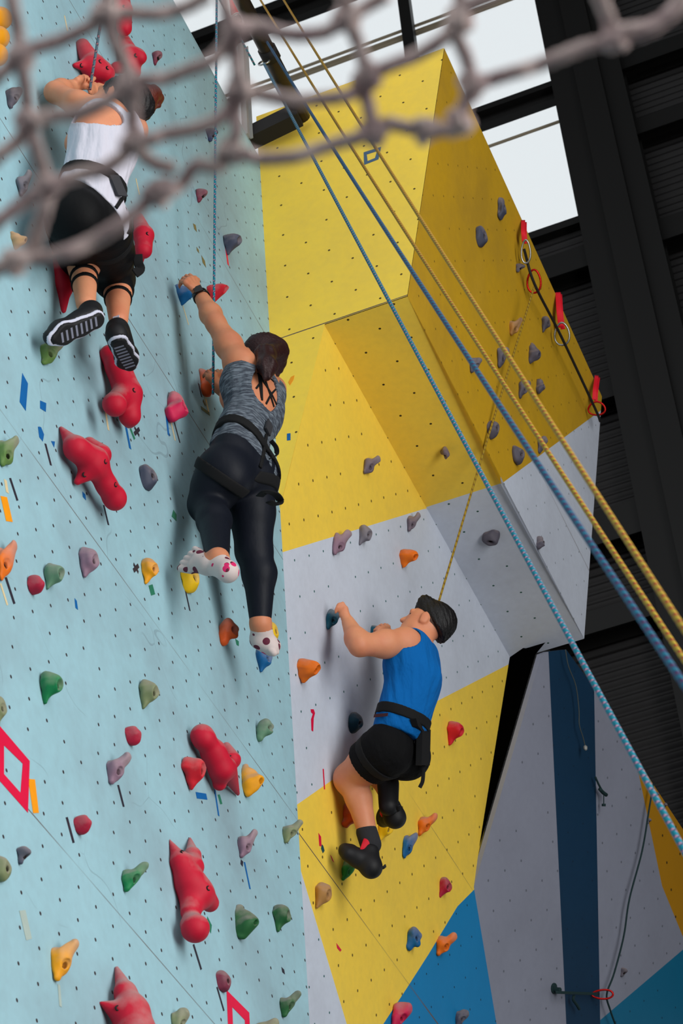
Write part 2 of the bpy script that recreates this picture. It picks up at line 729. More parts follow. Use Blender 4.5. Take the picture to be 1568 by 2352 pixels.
def face(pts, k):
    P = np.array([tw(p) for p in pts])
    mb.add(P, [list(range(len(P)))])
    mi.append(k)


XS = 20.06
face([(XS, -.05, 20.0), (XS, 2.42, 29.6), (XS, -.05, 29.6)], 0)
face([(XS, -.05, 29.6), (XS, 6.01, 29.6), (XS, 9.05, 44.8), (XS, -.05, 44.8)], 0)
iR = ROOF.hit(970, 1170)[0]
iR = 32.0
face([(20.1, 2.38, 29.6), (iR, 2.38, 29.6), (iR, 6.01, 29.6), (20.1, 6.01, 29.6)], 1)
face([(iR, 2.38, 29.6), (43.7, 2.38, 29.6), (43.7, 6.01, 29.6), (iR, 6.01, 29.6)], 2)
# front: yellow above the diagonal paint line, white below
q0 = (iR, 6.01, 29.6)
qp = FRONT.hit(1020 + 0, 1180)
f1 = FRONT.hit(1380, 905)
f2 = FRONT.hit(1150, 1112)
fE = FRONT.hit(1376, 935)
eb, et = (43.7, 6.01, 29.6), (43.7, 9.05, 44.8)
fz = lambda z: (43.7, 6.01 + 3.04 * (z - 29.6) / 15.2, z)
zc = fE[2]
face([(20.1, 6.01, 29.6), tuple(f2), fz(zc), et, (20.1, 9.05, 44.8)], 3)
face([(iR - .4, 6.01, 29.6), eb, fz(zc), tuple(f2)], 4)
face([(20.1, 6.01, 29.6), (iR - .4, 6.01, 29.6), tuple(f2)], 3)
face([(43.7, 0, 29.6), (43.7, 0, 44.8), et, eb], 4)
face([(20.1, 0, 44.8), (20.1, 9.05, 44.8), et, (43.7, 0, 44.8)], 5)
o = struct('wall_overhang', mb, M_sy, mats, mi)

# --- far striped wall (right)


def Rr(x, y):
    return tuple(RIGHT.uv(x, y))


mats = [M_gw, M_gn, M_gy, M_gb, M_ply]
mb, mi = MB(), []
s0t, s0b = Rr(1259, 1497), Rr(1300, 2352)
s1t, s1b = Rr(1364, 1580), Rr(1378, 2352)


def ex(a, b, k):
    return (a[0] + (b[0] - a[0]) * k, a[1] + (b[1] - a[1]) * k)


s0e, s1e = ex(s0t, s0b, 1.5), ex(s1t, s1b, 1.5)
e0, e1, e2 = Rr(1087, 2040), Rr(1140, 2352), ex(Rr(1087, 2040), Rr(1140, 2352), 2.2)
tl = Rr(1243, 1503)
tt0, tt1 = Rr(1300, 1492), Rr(1400, 1632)
y0, y1, y2 = Rr(1458, 1738), Rr(1520, 2035), Rr(1568, 2152)
tr = Rr(1568, 1905)
tr2 = ex(tt1, tr, 1.7)
b0, b1 = Rr(1568, 2181), Rr(1378, 2343)
b1e = ex(b0, b1, 1.6)
wv_ = Rr(1588, 2166)
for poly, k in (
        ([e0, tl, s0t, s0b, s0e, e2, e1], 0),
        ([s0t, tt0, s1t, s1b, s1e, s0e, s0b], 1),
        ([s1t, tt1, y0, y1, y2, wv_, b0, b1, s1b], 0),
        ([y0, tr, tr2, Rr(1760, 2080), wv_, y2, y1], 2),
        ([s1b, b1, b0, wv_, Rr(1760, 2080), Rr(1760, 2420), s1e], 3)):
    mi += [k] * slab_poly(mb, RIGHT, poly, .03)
struct('wall_right', mb, M_gw, mats, mi)

M_gapdark = plain('gap_black_sheet', (3, 3, 3), 1.0)
M_gapdark.node_tree.nodes['Principled BSDF'].inputs['Specular IOR Level'].default_value = 0
mb = MB()  # black sheet put in to darken the gap between the walls
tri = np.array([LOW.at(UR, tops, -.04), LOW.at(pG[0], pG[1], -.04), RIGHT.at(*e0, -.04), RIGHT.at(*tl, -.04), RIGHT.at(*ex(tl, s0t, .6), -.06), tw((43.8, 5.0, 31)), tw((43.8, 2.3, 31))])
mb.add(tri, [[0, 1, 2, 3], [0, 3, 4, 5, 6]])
struct('wall_gap_dark_sheet', mb, M_gapdark)

# --- end wall of the hall: corrugated tin between steel, with a big window
wb, wt = np.mean([ENDW.hit(1220, 548)[2], ENDW.hit(1393, 500)[2]]), 170.0
wr = np.mean([ENDW.hit(1310, 0)[1], ENDW.hit(1388, 495)[1]])
NL, NR = -60.0, 70.0
zs = np.arange(ZF, 172, .17)
amp = .13


def corr(n0, n1, z0, z1, nm):
    m = MB()
    z = np.arange(z0, z1 + .17, .17)
    x = ENDI + amp * np.cos(z / .68 * 2 * math.pi)
    P = np.array([tw((xi, n_, zi)) for zi, xi in zip(z, x) for n_ in (n0, n1)])
    F_ = [[2 * i, 2 * i + 1, 2 * i + 3, 2 * i + 2] for i in range(len(z) - 1)]
    m.add(P, F_)
    ob = struct(nm, m, M_tin)
    ob.data.polygons.foreach_set('use_smooth', np.ones(len(ob.data.polygons), dtype=bool))
    return ob


corr(NL, NR, 20, wb, 'wall_back')
corr(wr, NR, wb - .4, 172, 'wall_back_upper')


def beam(nm, p, q, half, mat=M_steel):
    """steel section from p to q (module coords); half=(along i, across) metres"""
    a, b = tw(p), tw(q)
    d = unit(b - a)
    x = np.array([1., 0, 0]) if abs(d[0]) < .9 else np.array([0, 1., 0])
    y = unit(np.cross(d, x))
    m = MB()
    # I-section: web and two flanges
    m.box((a + b) / 2, x * half[0], y * half[1] * .12, d * np.linalg.norm(b - a) / 2)
    for s_ in (-1, 1):
        m.box((a + b) / 2 + x * half[0] * s_, x * .006, y * half[1], d * np.linalg.norm(b - a) / 2)
    return struct(nm, m, mat)


def EW(x, y, di=0.0):
    pl = Plane((ENDI - di, 0, 0), (-1, 0, 0), (0, 1, 0))
    return pl.hit(x, y)


# window: frame bars, mullion, panes of sheet glazing
frame = MB()


def hbar(z0, z1, n0, n1, i0=ENDI - .8, i1=ENDI - .1):
    frame.box(tw(((i0 + i1) / 2, (n0 + n1) / 2, (z0 + z1) / 2)), [abs(i1 - i0) / 2 * S, 0, 0], [0, (n1 - n0) / 2 * S, 0], [0, 0, (z1 - z0) / 2 * S])


b1t, b1b = EW(583, 40)[2], EW(641, 71)[2]
b2t, b2b = EW(1200, 230)[2], EW(1230, 262)[2]
hbar(b1b, b1t, -40, wr + 1)
frame.box(tw((ENDI - 1.1, -10, (b1b * .62 + b1t * .38))), [.04, 0, 0], [0, 40 * S, 0], [0, 0, .012])
hbar(b2b, b2t, -40, wr + 4)
frame.box(tw((ENDI - 1.1, -10, (b2b * .6 + b2t * .4))), [.04, 0, 0], [0, 40 * S, 0], [0, 0, .02])
hbar(wb - .7, wb, -40, wr)
mu0, mu1 = EW(905, 0), EW(975, 115)
frame.box(tw((ENDI - .5, (mu0[1] + mu1[1]) / 2, 135)), [.05, 0, 0], [0, .055, 0], [0, 0, 35 * S])
frame.box(tw((ENDI - .4, wr + .3, (wb + 172) / 2)), [.05, 0, 0], [0, .05, 0], [0, 0, (172 - wb) / 2 * S])
struct('window_1', frame, M_steel)
M_glass = NT('window_glass')
_g = M_glass
tr_ = _g.n('ShaderNodeBsdfTransparent')
gl_ = _g.n('ShaderNodeBsdfGlossy')
gl_.inputs['Roughness'].default_value = .08
mx_ = _g.n('ShaderNodeMixShader')
mx_.inputs[0].default_value = .06
tr_.inputs['Color'].default_value = (.97, .98, .98, 1)
_g.lk(tr_.outputs[0], mx_.inputs[1])
_g.lk(gl_.outputs[0], mx_.inputs[2])
_g.lk(mx_.outputs[0], _g.t.nodes['Material Output'].inputs['Surface'])
pane = MB()
pane.box(tw((ENDI, (-40 + wr) / 2, (wb + 172) / 2)), [.003, 0, 0], [0, (wr + 40) / 2 * S, 0], [0, 0, (172 - wb) / 2 * S])
struct('window_1_glass', pane, _g.m)
# sheet joints seen against the sky: thin weathered strips
M_joint = plain('sheet_joint', (150, 135, 112), .8)
jm = MB()
for (a, b, hh) in (((1122, 326), (1357, 256), .045), ((520, 216), (784, 118), .05), ((650, 166), (1020, 60), .02), ((520, 206), (784, 150), .02), ((1100, 15), (1310, -50), .06)):
    pa, pb = EW(*a), EW(*b)
    z_ = (pa[2] + pb[2]) / 2
    jm.box(tw((ENDI + .15, (-40 + wr) / 2, z_)), [.006, 0, 0], [0, (wr + 40) / 2 * S, 0], [0, 0, hh * .35])
struct('trim_1', jm, M_joint)

# girts and columns in front of the tin
for k, (a, b, hw) in enumerate((((1265, 628), (1440, 592), .13), ((1390, 915), (1490, 893), .1), ((1350, 1236), (1560, 1190), .16), ((1440, 1425), (1560, 1400), .1), ((1380, 180), (1500, 150), .1), ((1410, 320), (1560, 300), .1))):
    pa, pb = EW(*a, di=.6), EW(*b, di=.6)
    z_ = (pa[2] + pb[2]) / 2
    beam('trim_%d' % (k + 2), (ENDI - .9, wr - 9 if k < 4 else wr, z_), (ENDI - .9, NR, z_), (.08, hw))
for k, (a, b, hw) in enumerate((((1432, 500), (1530, 1000), .11), ((1395, 120), (1440, 480), .16), ((1420, 620), (1475, 900), .22), ((1545, 1230), (1568, 1400), .12))):
    pa, pb = EW(*a, di=2), EW(*b, di=2)
    n_ = (pa[1] + pb[1]) / 2
    beam('trim_%d' % (k + 9), (ENDI - 2.2 + .4 * k, n_, ZF), (ENDI - 2.2 + .4 * k, n_, 172), (.1, hw))

# floor, roof, far side wall of the hall
mb = MB()
mb.box(tw((-100, 5, ZF)) - [0, 0, .05], [40, 0, 0], [0, 40, 0], [0, 0, .05])
struct('floor', mb, M_conc)
mb = MB()
mb.box(tw((10, 10, 172)) + [0, 0, .05], [8, 0, 0], [0, 9, 0], [0, 0, .05])
struct('ceiling', mb, M_dark)
mb = MB()
mb.box(tw((28, 70, 60)), [4.8, 0, 0], [0, .05, 0], [0, 0, 14])
struct('wall_far_right', mb, M_black)

# ------------------------------------------------------------------ climbing holds
HC = {
    'grey': (116, 112, 122), 'dgrey': (84, 80, 92), 'slate': (70, 74, 92), 'mauve': (138, 108, 126), 'maroon': (120, 44, 66),
    'crimson': (172, 24, 56), 'red': (206, 22, 40), 'bigred': (196, 10, 46), 'orange': (232, 112, 14), 'rust': (214, 84, 24),
    'amber': (236, 158, 14), 'yellow': (236, 190, 10), 'green': (14, 124, 70), 'dgreen': (34, 92, 48), 'olive': (122, 132, 92),
    'moss': (94, 128, 62), 'sage': (92, 132, 104), 'blue': (0, 92, 148), 'teal': (0, 84, 106), 'dteal': (0, 58, 76), 'navy': (40, 52, 84),
    'pink': (206, 24, 78), 'cream': (206, 160, 112), 'lilac': (108, 96, 108), 'ochre': (180, 130, 70), 'fern': (40, 140, 56)}


def hold_mat(key):
    nm = 'resin_' + key
    if nm in _M:
        return _M[nm]
    t = NT(nm)
    base = lin(HC[key])
    ge = t.n('ShaderNodeNewGeometry')
    sx = t.n('ShaderNodeSeparateXYZ')
    t.lk(ge.outputs['Normal'], sx.inputs[0])
    up = t.math('ADD', sx.outputs['Z'], t.math('MULTIPLY', t.math('SUBTRACT', t.noise(16, 4), .5), 1.1))
    sz = t.n('ShaderNodeSeparateXYZ')
    t.lk(t.pos(), sz.inputs[0])
    worn = t.ramp(t.math('ADD', sz.outputs['Z'], t.math('MULTIPLY', t.math('SUBTRACT', t.noise(11, 4), .5), .14)), -.005, .06 if key != 'bigred' else .24)
    chalk = t.math('MULTIPLY', t.math('MAXIMUM', t.ramp(up, .0, .8), t.math('MULTIPLY', worn, .85 if key != 'bigred' else .45)), .7)
    v = t.ramp(t.noise(30, 4), .3, .7)
    c = t.mix(t.math('MULTIPLY', v, .3), base, tuple(x * .62 for x in base))
    c = t.mix(chalk, c, lin((172, 156, 152)))
    t.col(c)
    t.rough(.62)
    t.bump(t.noise(420, 2), .25, .0008)
    _M[nm] = t.m
    return t.m


M_bolt = plain('bolt_steel', (40, 31, 30), .45, .5)
M_hole = plain('hole_dark', (26, 20, 20), .8)  # plain dark colour of the bolts on the big red holds
D0 = np.array([0, 0, 1.])


def rcl(*a, k=.02):
    return RC(a[0], a[1], a[2], a[3], k)


# templates in (u along the wall, v up, w out) metres: prims, carve, bolt (u, v, w)
TPL = {
    'jug': ([RC((0, -.05, .012), (0, .02, .022), .018, .034), RC((0, .0, .03), (0, .045, .078), .03, .02, .025), RC((-.012, .03, .01), (.0, .045, .05), .022, .02)],
            [SP((-.006, -.02, .076), .03)], (.0, -.014, .042)),
    'horn': ([RC((0, -.055, .014), (0, .0, .02), .014, .032), RC((0, .0, .028), (.0, .062, .085), .03, .019, .03), RC((0, .03, .005), (0, .0, .03), .03, .028)],
             [SP((-.006, -.028, .072), .029)], (.0, -.02, .04)),
    'drop': ([RC((0, -.066, .008), (0, .015, .024), .009, .046, .015), SP((.0, .0, .05), .03, .03), RC((-.01, .05, .012), (0, .02, .03), .016, .03)],
             [SP((-.004, -.012, .092), .036)], (.0, -.006, .054)),
    'oval': ([EL((0, 0, .012), (.034, .05, .05)), RC((0, -.02, .02), (0, .03, .02), .034, .026)], [], None),
    'wedge': ([RC((0, .076, .008), (0, -.015, .05), .008, .022, .02), RC((0, -.07, .008), (0, -.015, .05), .012, .022, .02), RC((0, .076, .006), (0, -.07, .006), .008, .014, .02), RC((.0, .02, .012), (0, -.03, .03), .03, .03, .03)],
              [SP((-.004, -.036, .086), .02)], (.0, -.03, .064)),
    'round': ([EL((0, 0, .006), (.05, .055, .055)), SP((0, .005, .03), .03)], [SP((-.006, -.01, .085), .036)], (.0, -.004, .05)),
    'lump': ([RC((0, -.04, .01), (0, .02, .03), .022, .036), SP((.02, .03, .05), .024, .025), SP((-.02, .035, .04), .022, .025), SP((.015, -.012, .055), .02, .02)],
             [SP((-.004, -.002, .08), .024)], (.0, .002, .048)),
    'chip': ([RC((0, -.035, .006), (0, .03, .012), .012, .03), SP((.0, .02, .032), .02)], [], (.0, -.005, .036)),
    'pinch': ([RC((0, .05, .01), (.0, -.05, .016), .028, .022), RC((0, .045, .03), (0, -.02, .06), .022, .02, .03), RC((.0, -.05, .02), (0, -.02, .05), .018, .02, .03)],
              [SP((-.002, -.012, .086), .026)], (.0, -.006, .054)),
}
_tc = {}


def tpl_mesh(name):
    if name not in _tc:
        pr, sub, bolt = TPL[name]
        ops = [('cut', (0, 0, 0), (0, 0, -1))]
        if sub:
            ops.append(('sub', sub))
        if bolt is not None:
            b = np.array(bolt)
            ops.append(('sub', [RC(b - [0, 0, .012], b + [0, 0, .05], .0115, .0115)]))
        _tc[name] = sdf_mesh(pr, .0036, 0, ops)
    return _tc[name]


def hold(plane, tpl, box, colr, label, rot=0.0, group=None, flip=1):
    x0, y0, x1, y1 = box
    V0, Fq = tpl_mesh(tpl)
    V = V0.copy()
    ph = rng.rand(6) * 6.28
    for a in range(3):                       # every casting a little different
        V[:, a] += .0028 * np.sin(V[:, (a + 1) % 3] * 70 + ph[a]) + .002 * np.sin(V[:, (a + 2) % 3] * 110 + ph[a + 3])
    V[:, 2] = np.maximum(V[:, 2], -.001)
    V[:, 0] *= flip
    if flip < 0:
        Fq = Fq[:, ::-1]
    c, s = math.cos(rot), math.sin(rot)
    R2 = np.array([[c, -s, 0], [s, c, 0], [0, 0, 1]])
    V = V @ R2.T
    cx, cy = x0 + .4 * (x1 - x0), y0 + .55 * (y1 - y0)
    suv, sw = 1.0, 1.0
    for it in range(9):
        base = plane.w(cx, cy)
        Pw = base + np.outer(V[:, 0] * suv, plane.Wu) + np.outer(V[:, 1] * suv, plane.Wv) + np.outer(V[:, 2] * sw, plane.Wn)
        q = project(Pw)
        a, b = q.min(0), q.max(0)
        h_, w_ = b[1] - a[1], b[0] - a[0]
        suv *= ((y1 - y0) / h_) ** .8
        sw = np.clip(sw * ((x1 - x0) / w_) ** .8, .5 * suv, 2.0 * suv)
        cx += (x0 + x1) / 2 - (a[0] + b[0]) / 2
        cy += (y0 + y1) / 2 - (a[1] + b[1]) / 2
    base = plane.w(cx, cy)
    fr = lambda p: base + plane.Wu * p[0] * suv + plane.Wv * p[1] * suv + plane.Wn * p[2] * sw
    Pw = base + np.outer(V[:, 0] * suv, plane.Wu) + np.outer(V[:, 1] * suv, plane.Wv) + np.outer(V[:, 2] * sw, plane.Wn)
    # keep winding outward whatever the handedness of the frame
    if np.dot(np.cross(plane.Wu, plane.Wv), plane.Wn) < 0:
        Fq = Fq[:, ::-1]
    o = mesh_np('climbing_hold', Pw, Fq, hold_mat(colr), None, origin=base)
    tag(o, label, 'climbing hold', group)
    bolt = TPL[tpl][2]
    if bolt is not None:
        b = R2 @ (np.array(bolt) * [flip, 1, 1])
        m = MB()
        f0 = fr(b - np.array([0, 0, .0135]))
        rr = .0108 * suv
        m.lathe(f0, plane.Wn, [(0, rr), (.006 * sw, rr), (.007 * sw, rr * .8), (.007 * sw, rr * .45), (.003 * sw, rr * .42)], seg=12)
        m.build('bolt', M_bolt, o)
    return o


HOLDS = [
    # pale blue wall, from the top
    (BLUE, 'jug', (12, 199, 52, 250), 'dgrey', 'dark grey jug hold at the left edge, below the top climber\'s raised elbow', .1),
    (BLUE, 'horn', (36, 389, 74, 451), 'grey', 'grey horned hold at the left edge beside the hips of the climber in white', .1),
    (BLUE, 'wedge', (23, 531, 63, 574), 'cream', 'chalky tan-orange hold near the left edge beside the top climber\'s black leggings', .6),
    (BLUE, 'chip', (349, 116, 373, 151), 'maroon', 'small dark maroon teardrop hold above the top climber\'s ponytail', 0),
    (BLUE, 'chip', (471, 293, 501, 326), 'navy', 'small dark navy hold behind the net by the hanging blue rope', .3),
    (BLUE, 'chip', (449, 433, 477, 466), 'maroon', 'small dusty maroon hold just left of the hanging blue rope, under the net', .2),
    (BLUE, 'drop', (512, 536, 556, 586), 'slate', 'slate blue-grey hold with red tape under it, top right of the pale blue wall', .2),
    (BLUE, 'wedge', (402, 652, 446, 702), 'blue', 'bright blue wedge hold gripped by the raised left hand of the climber in grey', .7),
    (BLUE, 'drop', (474, 651, 526, 699), 'red', 'red triangular hold behind the rope, right of the raised watch hand', .5),
    (BLUE, 'pinch', (456, 846, 496, 912), 'rust', 'orange hold under the lower right hand of the climber in grey', .1),
    (BLUE, 'horn', (92, 776, 148, 838), 'moss', 'green hold with chalky horn under the black sneaker toe of the top climber', -.2),
    (BLUE, 'horn', (-4, 1000, 44, 1072), 'moss', 'green chalk-topped horn hold cut by the left edge, above the orange tape', -.1),
    (BLUE, 'pinch', (378, 898, 433, 971), 'pink', 'chalky pink-red hold with blue, cream and black tapes under it', -.3),
    (BLUE, 'round', (319, 1066, 362, 1128), 'slate', 'round dark slate hold right of the big red spiked hold', .1),
    (BLUE, 'horn', (-2, 1240, 33, 1334), 'orange', 'orange hold with brown chalked top cut by the left edge', -.1),
    (BLUE, 'oval', (62, 1320, 103, 1367), 'crimson', 'crimson oval knob between the left-edge orange hold and the green teardrop hold', .5),
    (BLUE, 'drop', (101, 1293, 149, 1355), 'sage', 'sage green teardrop hold right of the crimson oval knob', 0),
    (BLUE, 'drop', (180, 1256, 229, 1327), 'mauve', 'mauve five-sided teardrop hold at mid left of the pale blue wall', 0),
    (BLUE, 'drop', (324, 1281, 365, 1342), 'amber', 'amber yellow dished hold beside the small black tape cross', 0),
    (BLUE, 'round', (414, 1302, 458, 1363), 'yellow', 'yellow hold under the left toes of the climber in grey', .1),
    (BLUE, 'lump', (502, 1419, 549, 1484), 'rust', 'knobbly orange hold left of the lower foot of the climber in grey', 0),
    (BLUE, 'round', (606, 1424, 640, 1477), 'yellow', 'chalky yellow hold behind the lower ankle of the climber in grey', .1),
    (BLUE, 'drop', (587, 1488, 626, 1544), 'blue', 'blue hold that the lower foot of the climber in grey stands on', .1),
    (BLUE, 'round', (616, 1093, 642, 1133), 'ochre', 'tan orange hold at the wall corner beside the hanging harness strap loop', .1),
    (BLUE, 'drop', (92, 1541, 146, 1618), 'green', 'vivid green round-topped hold with a chalk cap, alone at mid left', .1),
    (BLUE, 'drop', (319, 1560, 367, 1629), 'olive', 'olive teardrop hold standing alone at the middle of the pale blue wall', 0),
    (BLUE, 'drop', (-14, 1598, 13, 1667), 'olive', 'olive hold mostly cut by the left edge above the red tape frame', 0),
    (BLUE, 'oval', (286, 1667, 325, 1713), 'crimson', 'crimson oval knob above the mauve horned hold', .5),
    (BLUE, 'horn', (244, 1727, 302, 1802), 'mauve', 'mauve horned hold with a black tape strip under it', -.1),
    (BLUE, 'drop', (415, 1738, 474, 1815), 'red', 'bright red hold with a pink chalked top, above the wide blue tape', .4),
    (BLUE, 'wedge', (554, 1754, 607, 1831), 'amber', 'amber wedge hold right of the big red hold above the blue tape', 0),
    (BLUE, 'lump', (588, 1650, 629, 1704), 'sage', 'small knobbly green hold near the corner, below the orange hold of the lower foot', 0),
    (BLUE, 'oval', (168, 1871, 211, 1918), 'crimson', 'crimson oval knob beside a black tape strip at lower left', .5),
    (BLUE, 'chip', (37, 1943, 72, 1986), 'slate', 'small slate knob at lower left above the grey-green edge hold', .1),
    (BLUE, 'round', (-16, 1964, 27, 2026), 'olive', 'grey-green rounded hold cut by the left edge at lower left', .1),
    (BLUE, 'horn', (279, 1979, 342, 2049), 'green', 'deep green horned hold left of the lower big red hold', -.15),
    (BLUE, 'horn', (545, 1904, 592, 1971), 'mauve', 'mauve horned hold above the long thin blue tape', -.1),
    (BLUE, 'horn', (648, 1882, 696, 1937), 'olive', 'olive horned hold overlapping the corner to the yellow wall', -.15),
    (BLUE, 'wedge', (539, 2077, 595, 2158), 'dgreen', 'dark green pointed wedge hold at lower right of the pale blue wall', 0),
    (BLUE, 'drop', (625, 2077, 669, 2141), 'dgreen', 'dark green chalk-topped hold right of the pointed green wedge', .1),
    (BLUE, 'horn', (116, 2156, 182, 2254), 'amber', 'large amber horned hold at the lower left of the pale blue wall', -.1),
    (BLUE, 'round', (495, 2228, 531, 2280), 'maroon', 'small maroon hold sitting on the corner of the bottom red tape frame', .2),
    (BLUE, 'horn', (642, 2275, 692, 2337), 'dgreen', 'dark green hooked hold at the bottom near the wall corner', -.1),
    (BLUE, 'jug', (393, 2314, 436, 2390), 'olive', 'grey-green hold cut by the bottom edge beside the lowest big red hold', .1),
    (BLUE, 'jug', (585, 2338, 641, 2410), 'olive', 'pale olive hold just showing at the bottom edge right of the red tape frame', .1),
    # yellow and white leaning wall
    (LOW, 'horn', (834, 1046, 874, 1089), 'lilac', 'grey horned hold alone on the upper yellow triangle', -.2),
    (LOW, 'horn', (934, 1176, 966, 1221), 'lilac', 'grey hold on the paint line under the box\'s inner corner', 0),
    (LOW, 'horn', (763, 1216, 808, 1275), 'mauve', 'mauve-grey horned hold on the yellow-white paint line, left of its grey neighbour', -.1),
    (LOW, 'drop', (824, 1205, 855, 1252), 'grey', 'grey teardrop hold touching the yellow-white paint line, right of the mauve one', 0),
    (LOW, 'drop', (916, 1261, 961, 1304), 'orange', 'orange hold on the white band above the climber in blue', .5),
    (LOW, 'horn', (748, 1391, 790, 1446), 'teal', 'dark teal hold gripped by the left hand of the climber in blue', -.1),
    (LOW, 'round', (850, 1436, 888, 1470), 'teal', 'small teal hold under the far right hand of the climber in blue', .2),
    (LOW, 'wedge', (996, 1380, 1024, 1430), 'lilac', 'dark grey hold peeking out behind the black-haired head', 0),
    (LOW, 'drop', (681, 1512, 737, 1569), 'orange', 'orange hold on the white band near the blue wall corner', .5),
    (LOW, 'round', (800, 1635, 834, 1685), 'dteal', 'dark teal rounded hold left of the waist of the climber in blue', .2),
    (LOW, 'drop', (1026, 1656, 1066, 1712), 'red', 'red half-round hold right of the hips of the climber in blue', .3),
    (LOW, 'pinch', (784, 1842, 818, 1902), 'rust', 'rust red hold half hidden behind the bare left shin', .1),
    (LOW, 'drop', (868, 1874, 904, 1932), 'yellow', 'yellow hold under the black right shoe of the climber in blue', .1),
    (LOW, 'horn', (959, 1867, 1005, 1920), 'orange', 'orange hold with pale tip right of the climber\'s black right shoe', -.1),
    (LOW, 'horn', (924, 1912, 959, 1972), 'blue', 'bright blue horned hold on the lower yellow area', -.1),
    (LOW, 'horn', (784, 1966, 828, 2023), 'fern', 'green hold under the left climbing shoe of the climber in blue', -.1),
    (LOW, 'drop', (723, 2026, 762, 2087), 'ochre', 'tan orange teardrop hold at lower left of the yellow area', 0),
    (LOW, 'drop', (1008, 2014, 1038, 2062), 'crimson', 'small rose red hold near the black gap on the lower yellow area', 0),
    (LOW, 'lump', (932, 2128, 969, 2184), 'blue', 'blue knobbly hold left of the orange hold on the blue paint edge', 0),
    (LOW, 'horn', (1001, 2141, 1050, 2196), 'orange', 'orange hold bolted across the yellow and bright blue paint edge', -.1),
    (LOW, 'jug', (896, 2301, 947, 2372), 'pink', 'pink-red hold at the bottom edge on the yellow and blue paint line', -.1),
    (LOW, 'jug', (1045, 2318, 1077, 2364), 'slate', 'slate grey-blue hold on the bright blue paint at the bottom edge', -.1),
    # underside and front of the box
    (ROOF, 'lump', (1002, 1025, 1041, 1055), 'lilac', 'chalky grey hold under the yellow part of the box', .6),
    (ROOF, 'round', (1106, 1216, 1148, 1254), 'dgrey', 'dark grey hold under the white part of the box', .3),
    (FRONT, 'pinch', (1142, 453, 1163, 506), 'slate', 'topmost dark grey hold on the yellow front, nearest the window', .1),
    (FRONT, 'round', (1092, 518, 1120, 569), 'slate', 'dark grey dished hold second from the top of the yellow front', .1),
    (FRONT, 'chip', (1184, 605, 1206, 626), 'dgrey', 'tiny dark grey knob beside the top red sling\'s cable', 0),
    (FRONT, 'horn', (1169, 729, 1200, 771), 'ochre', 'brownish horned hold crossed by the thin yellow rope on the yellow front', 0),
    (FRONT, 'drop', (1243, 726, 1264, 764), 'dgrey', 'small dark hold touching the black cable next to the middle red sling', 0),
    (FRONT, 'wedge', (1213, 787, 1242, 836), 'dgrey', 'grey faceted wedge right of the thin yellow rope on the yellow front', 0),
    (FRONT, 'jug', (1141, 797, 1170, 845), 'dgrey', 'grey hold behind the upper thick yellow rope on the yellow front', 0),
    (FRONT, 'jug', (1078, 821, 1107, 857), 'dgrey', 'grey hold behind the thick blue rope on the yellow front', 0),
    (FRONT, 'jug', (1190, 873, 1219, 916), 'dgrey', 'dark hold where the thin and thick yellow ropes cross', 0),
    (FRONT, 'pinch', (1230, 870, 1252, 905), 'dgrey', 'small squarish dark hold right of the rope crossing', 0),
    (FRONT, 'round', (1117, 966, 1147, 1010), 'dgrey', 'grey round hold low on the yellow front between blue ropes', 0),
    (FRONT, 'round', (1175, 1023, 1205, 1069), 'dgrey', 'dark dished hold just above the diagonal white paint, left of the thick blue rope', 0),
    (FRONT, 'jug', (1234, 1001, 1258, 1042), 'dgrey', 'dark hold on the diagonal paint line beside the yellow ropes', 0),
    (FRONT, 'pinch', (1231, 1231, 1251, 1262), 'dgrey', 'small dark hold alone on the white part of the box front', 0),
    # far striped wall
    (RIGHT, 'chip', (1424, 2222, 1441, 2244), 'dgrey', 'small grey hold on the far striped wall beside the dark cord', 0),
]
for h in HOLDS:
    hold(*h[:5], rot=h[5])
for k, (px, lab) in enumerate((((1505, 1819, 1514, 1831), 'tiny dark knob on the yellow paint, upper of the pair by the blue rope'), ((1523, 1844, 1533, 1856), 'tiny dark knob at the dark edge of the yellow paint'), ((1486, 1879, 1496, 1892), 'tiny dark knob on the yellow paint right of the dark cord'))):
    hold(RIGHT, 'chip', px, 'dgrey', lab)


# ---- the big red shapes: pixel + metres-out points give true 3D blobs
def blob(plane, prims, colr, label, holes=(), cell=.005, box=None, texture=None):
    PR, c0 = [], plane.w(*prims[0][0][:2])
    for a, b, ra, rb in prims:
        PR.append(RC(plane.w(*a), plane.w(*b), ra * .88, rb * .88, .02))
    V, Fq = sdf_mesh(PR, cell, 0, [('cut', c0 - plane.Wn * .003, -plane.Wn)])
    o = mesh_np('sculpted_hold', V, Fq, hold_mat(colr), None, origin=c0)
    tag(o, label, 'climbing hold')
    from mathutils.bvhtree import BVHTree
    tree = BVHTree.FromPolygons([tuple(p) for p in V], [tuple(f) for f in Fq])
    for (x, y) in holes:
        org = np.array([0, 0, CAMZ])
        d = unit(plane.w(x, y) - org)
        hit, nrm, _, _ = tree.ray_cast(Vector(org), Vector(d))
        if hit is not None:
            m = MB()
            n_ = np.array(nrm)
            ax = unit(plane.Wn * .7 + n_ * .5)
            m.lathe(np.array(hit) - ax * .004, ax, [(0, .0095), (.0045, .0095), (.005, .008), (.0045, .0055), (.001, .005)], seg=12)
            m.build('bolt', M_hole, o)
    return o


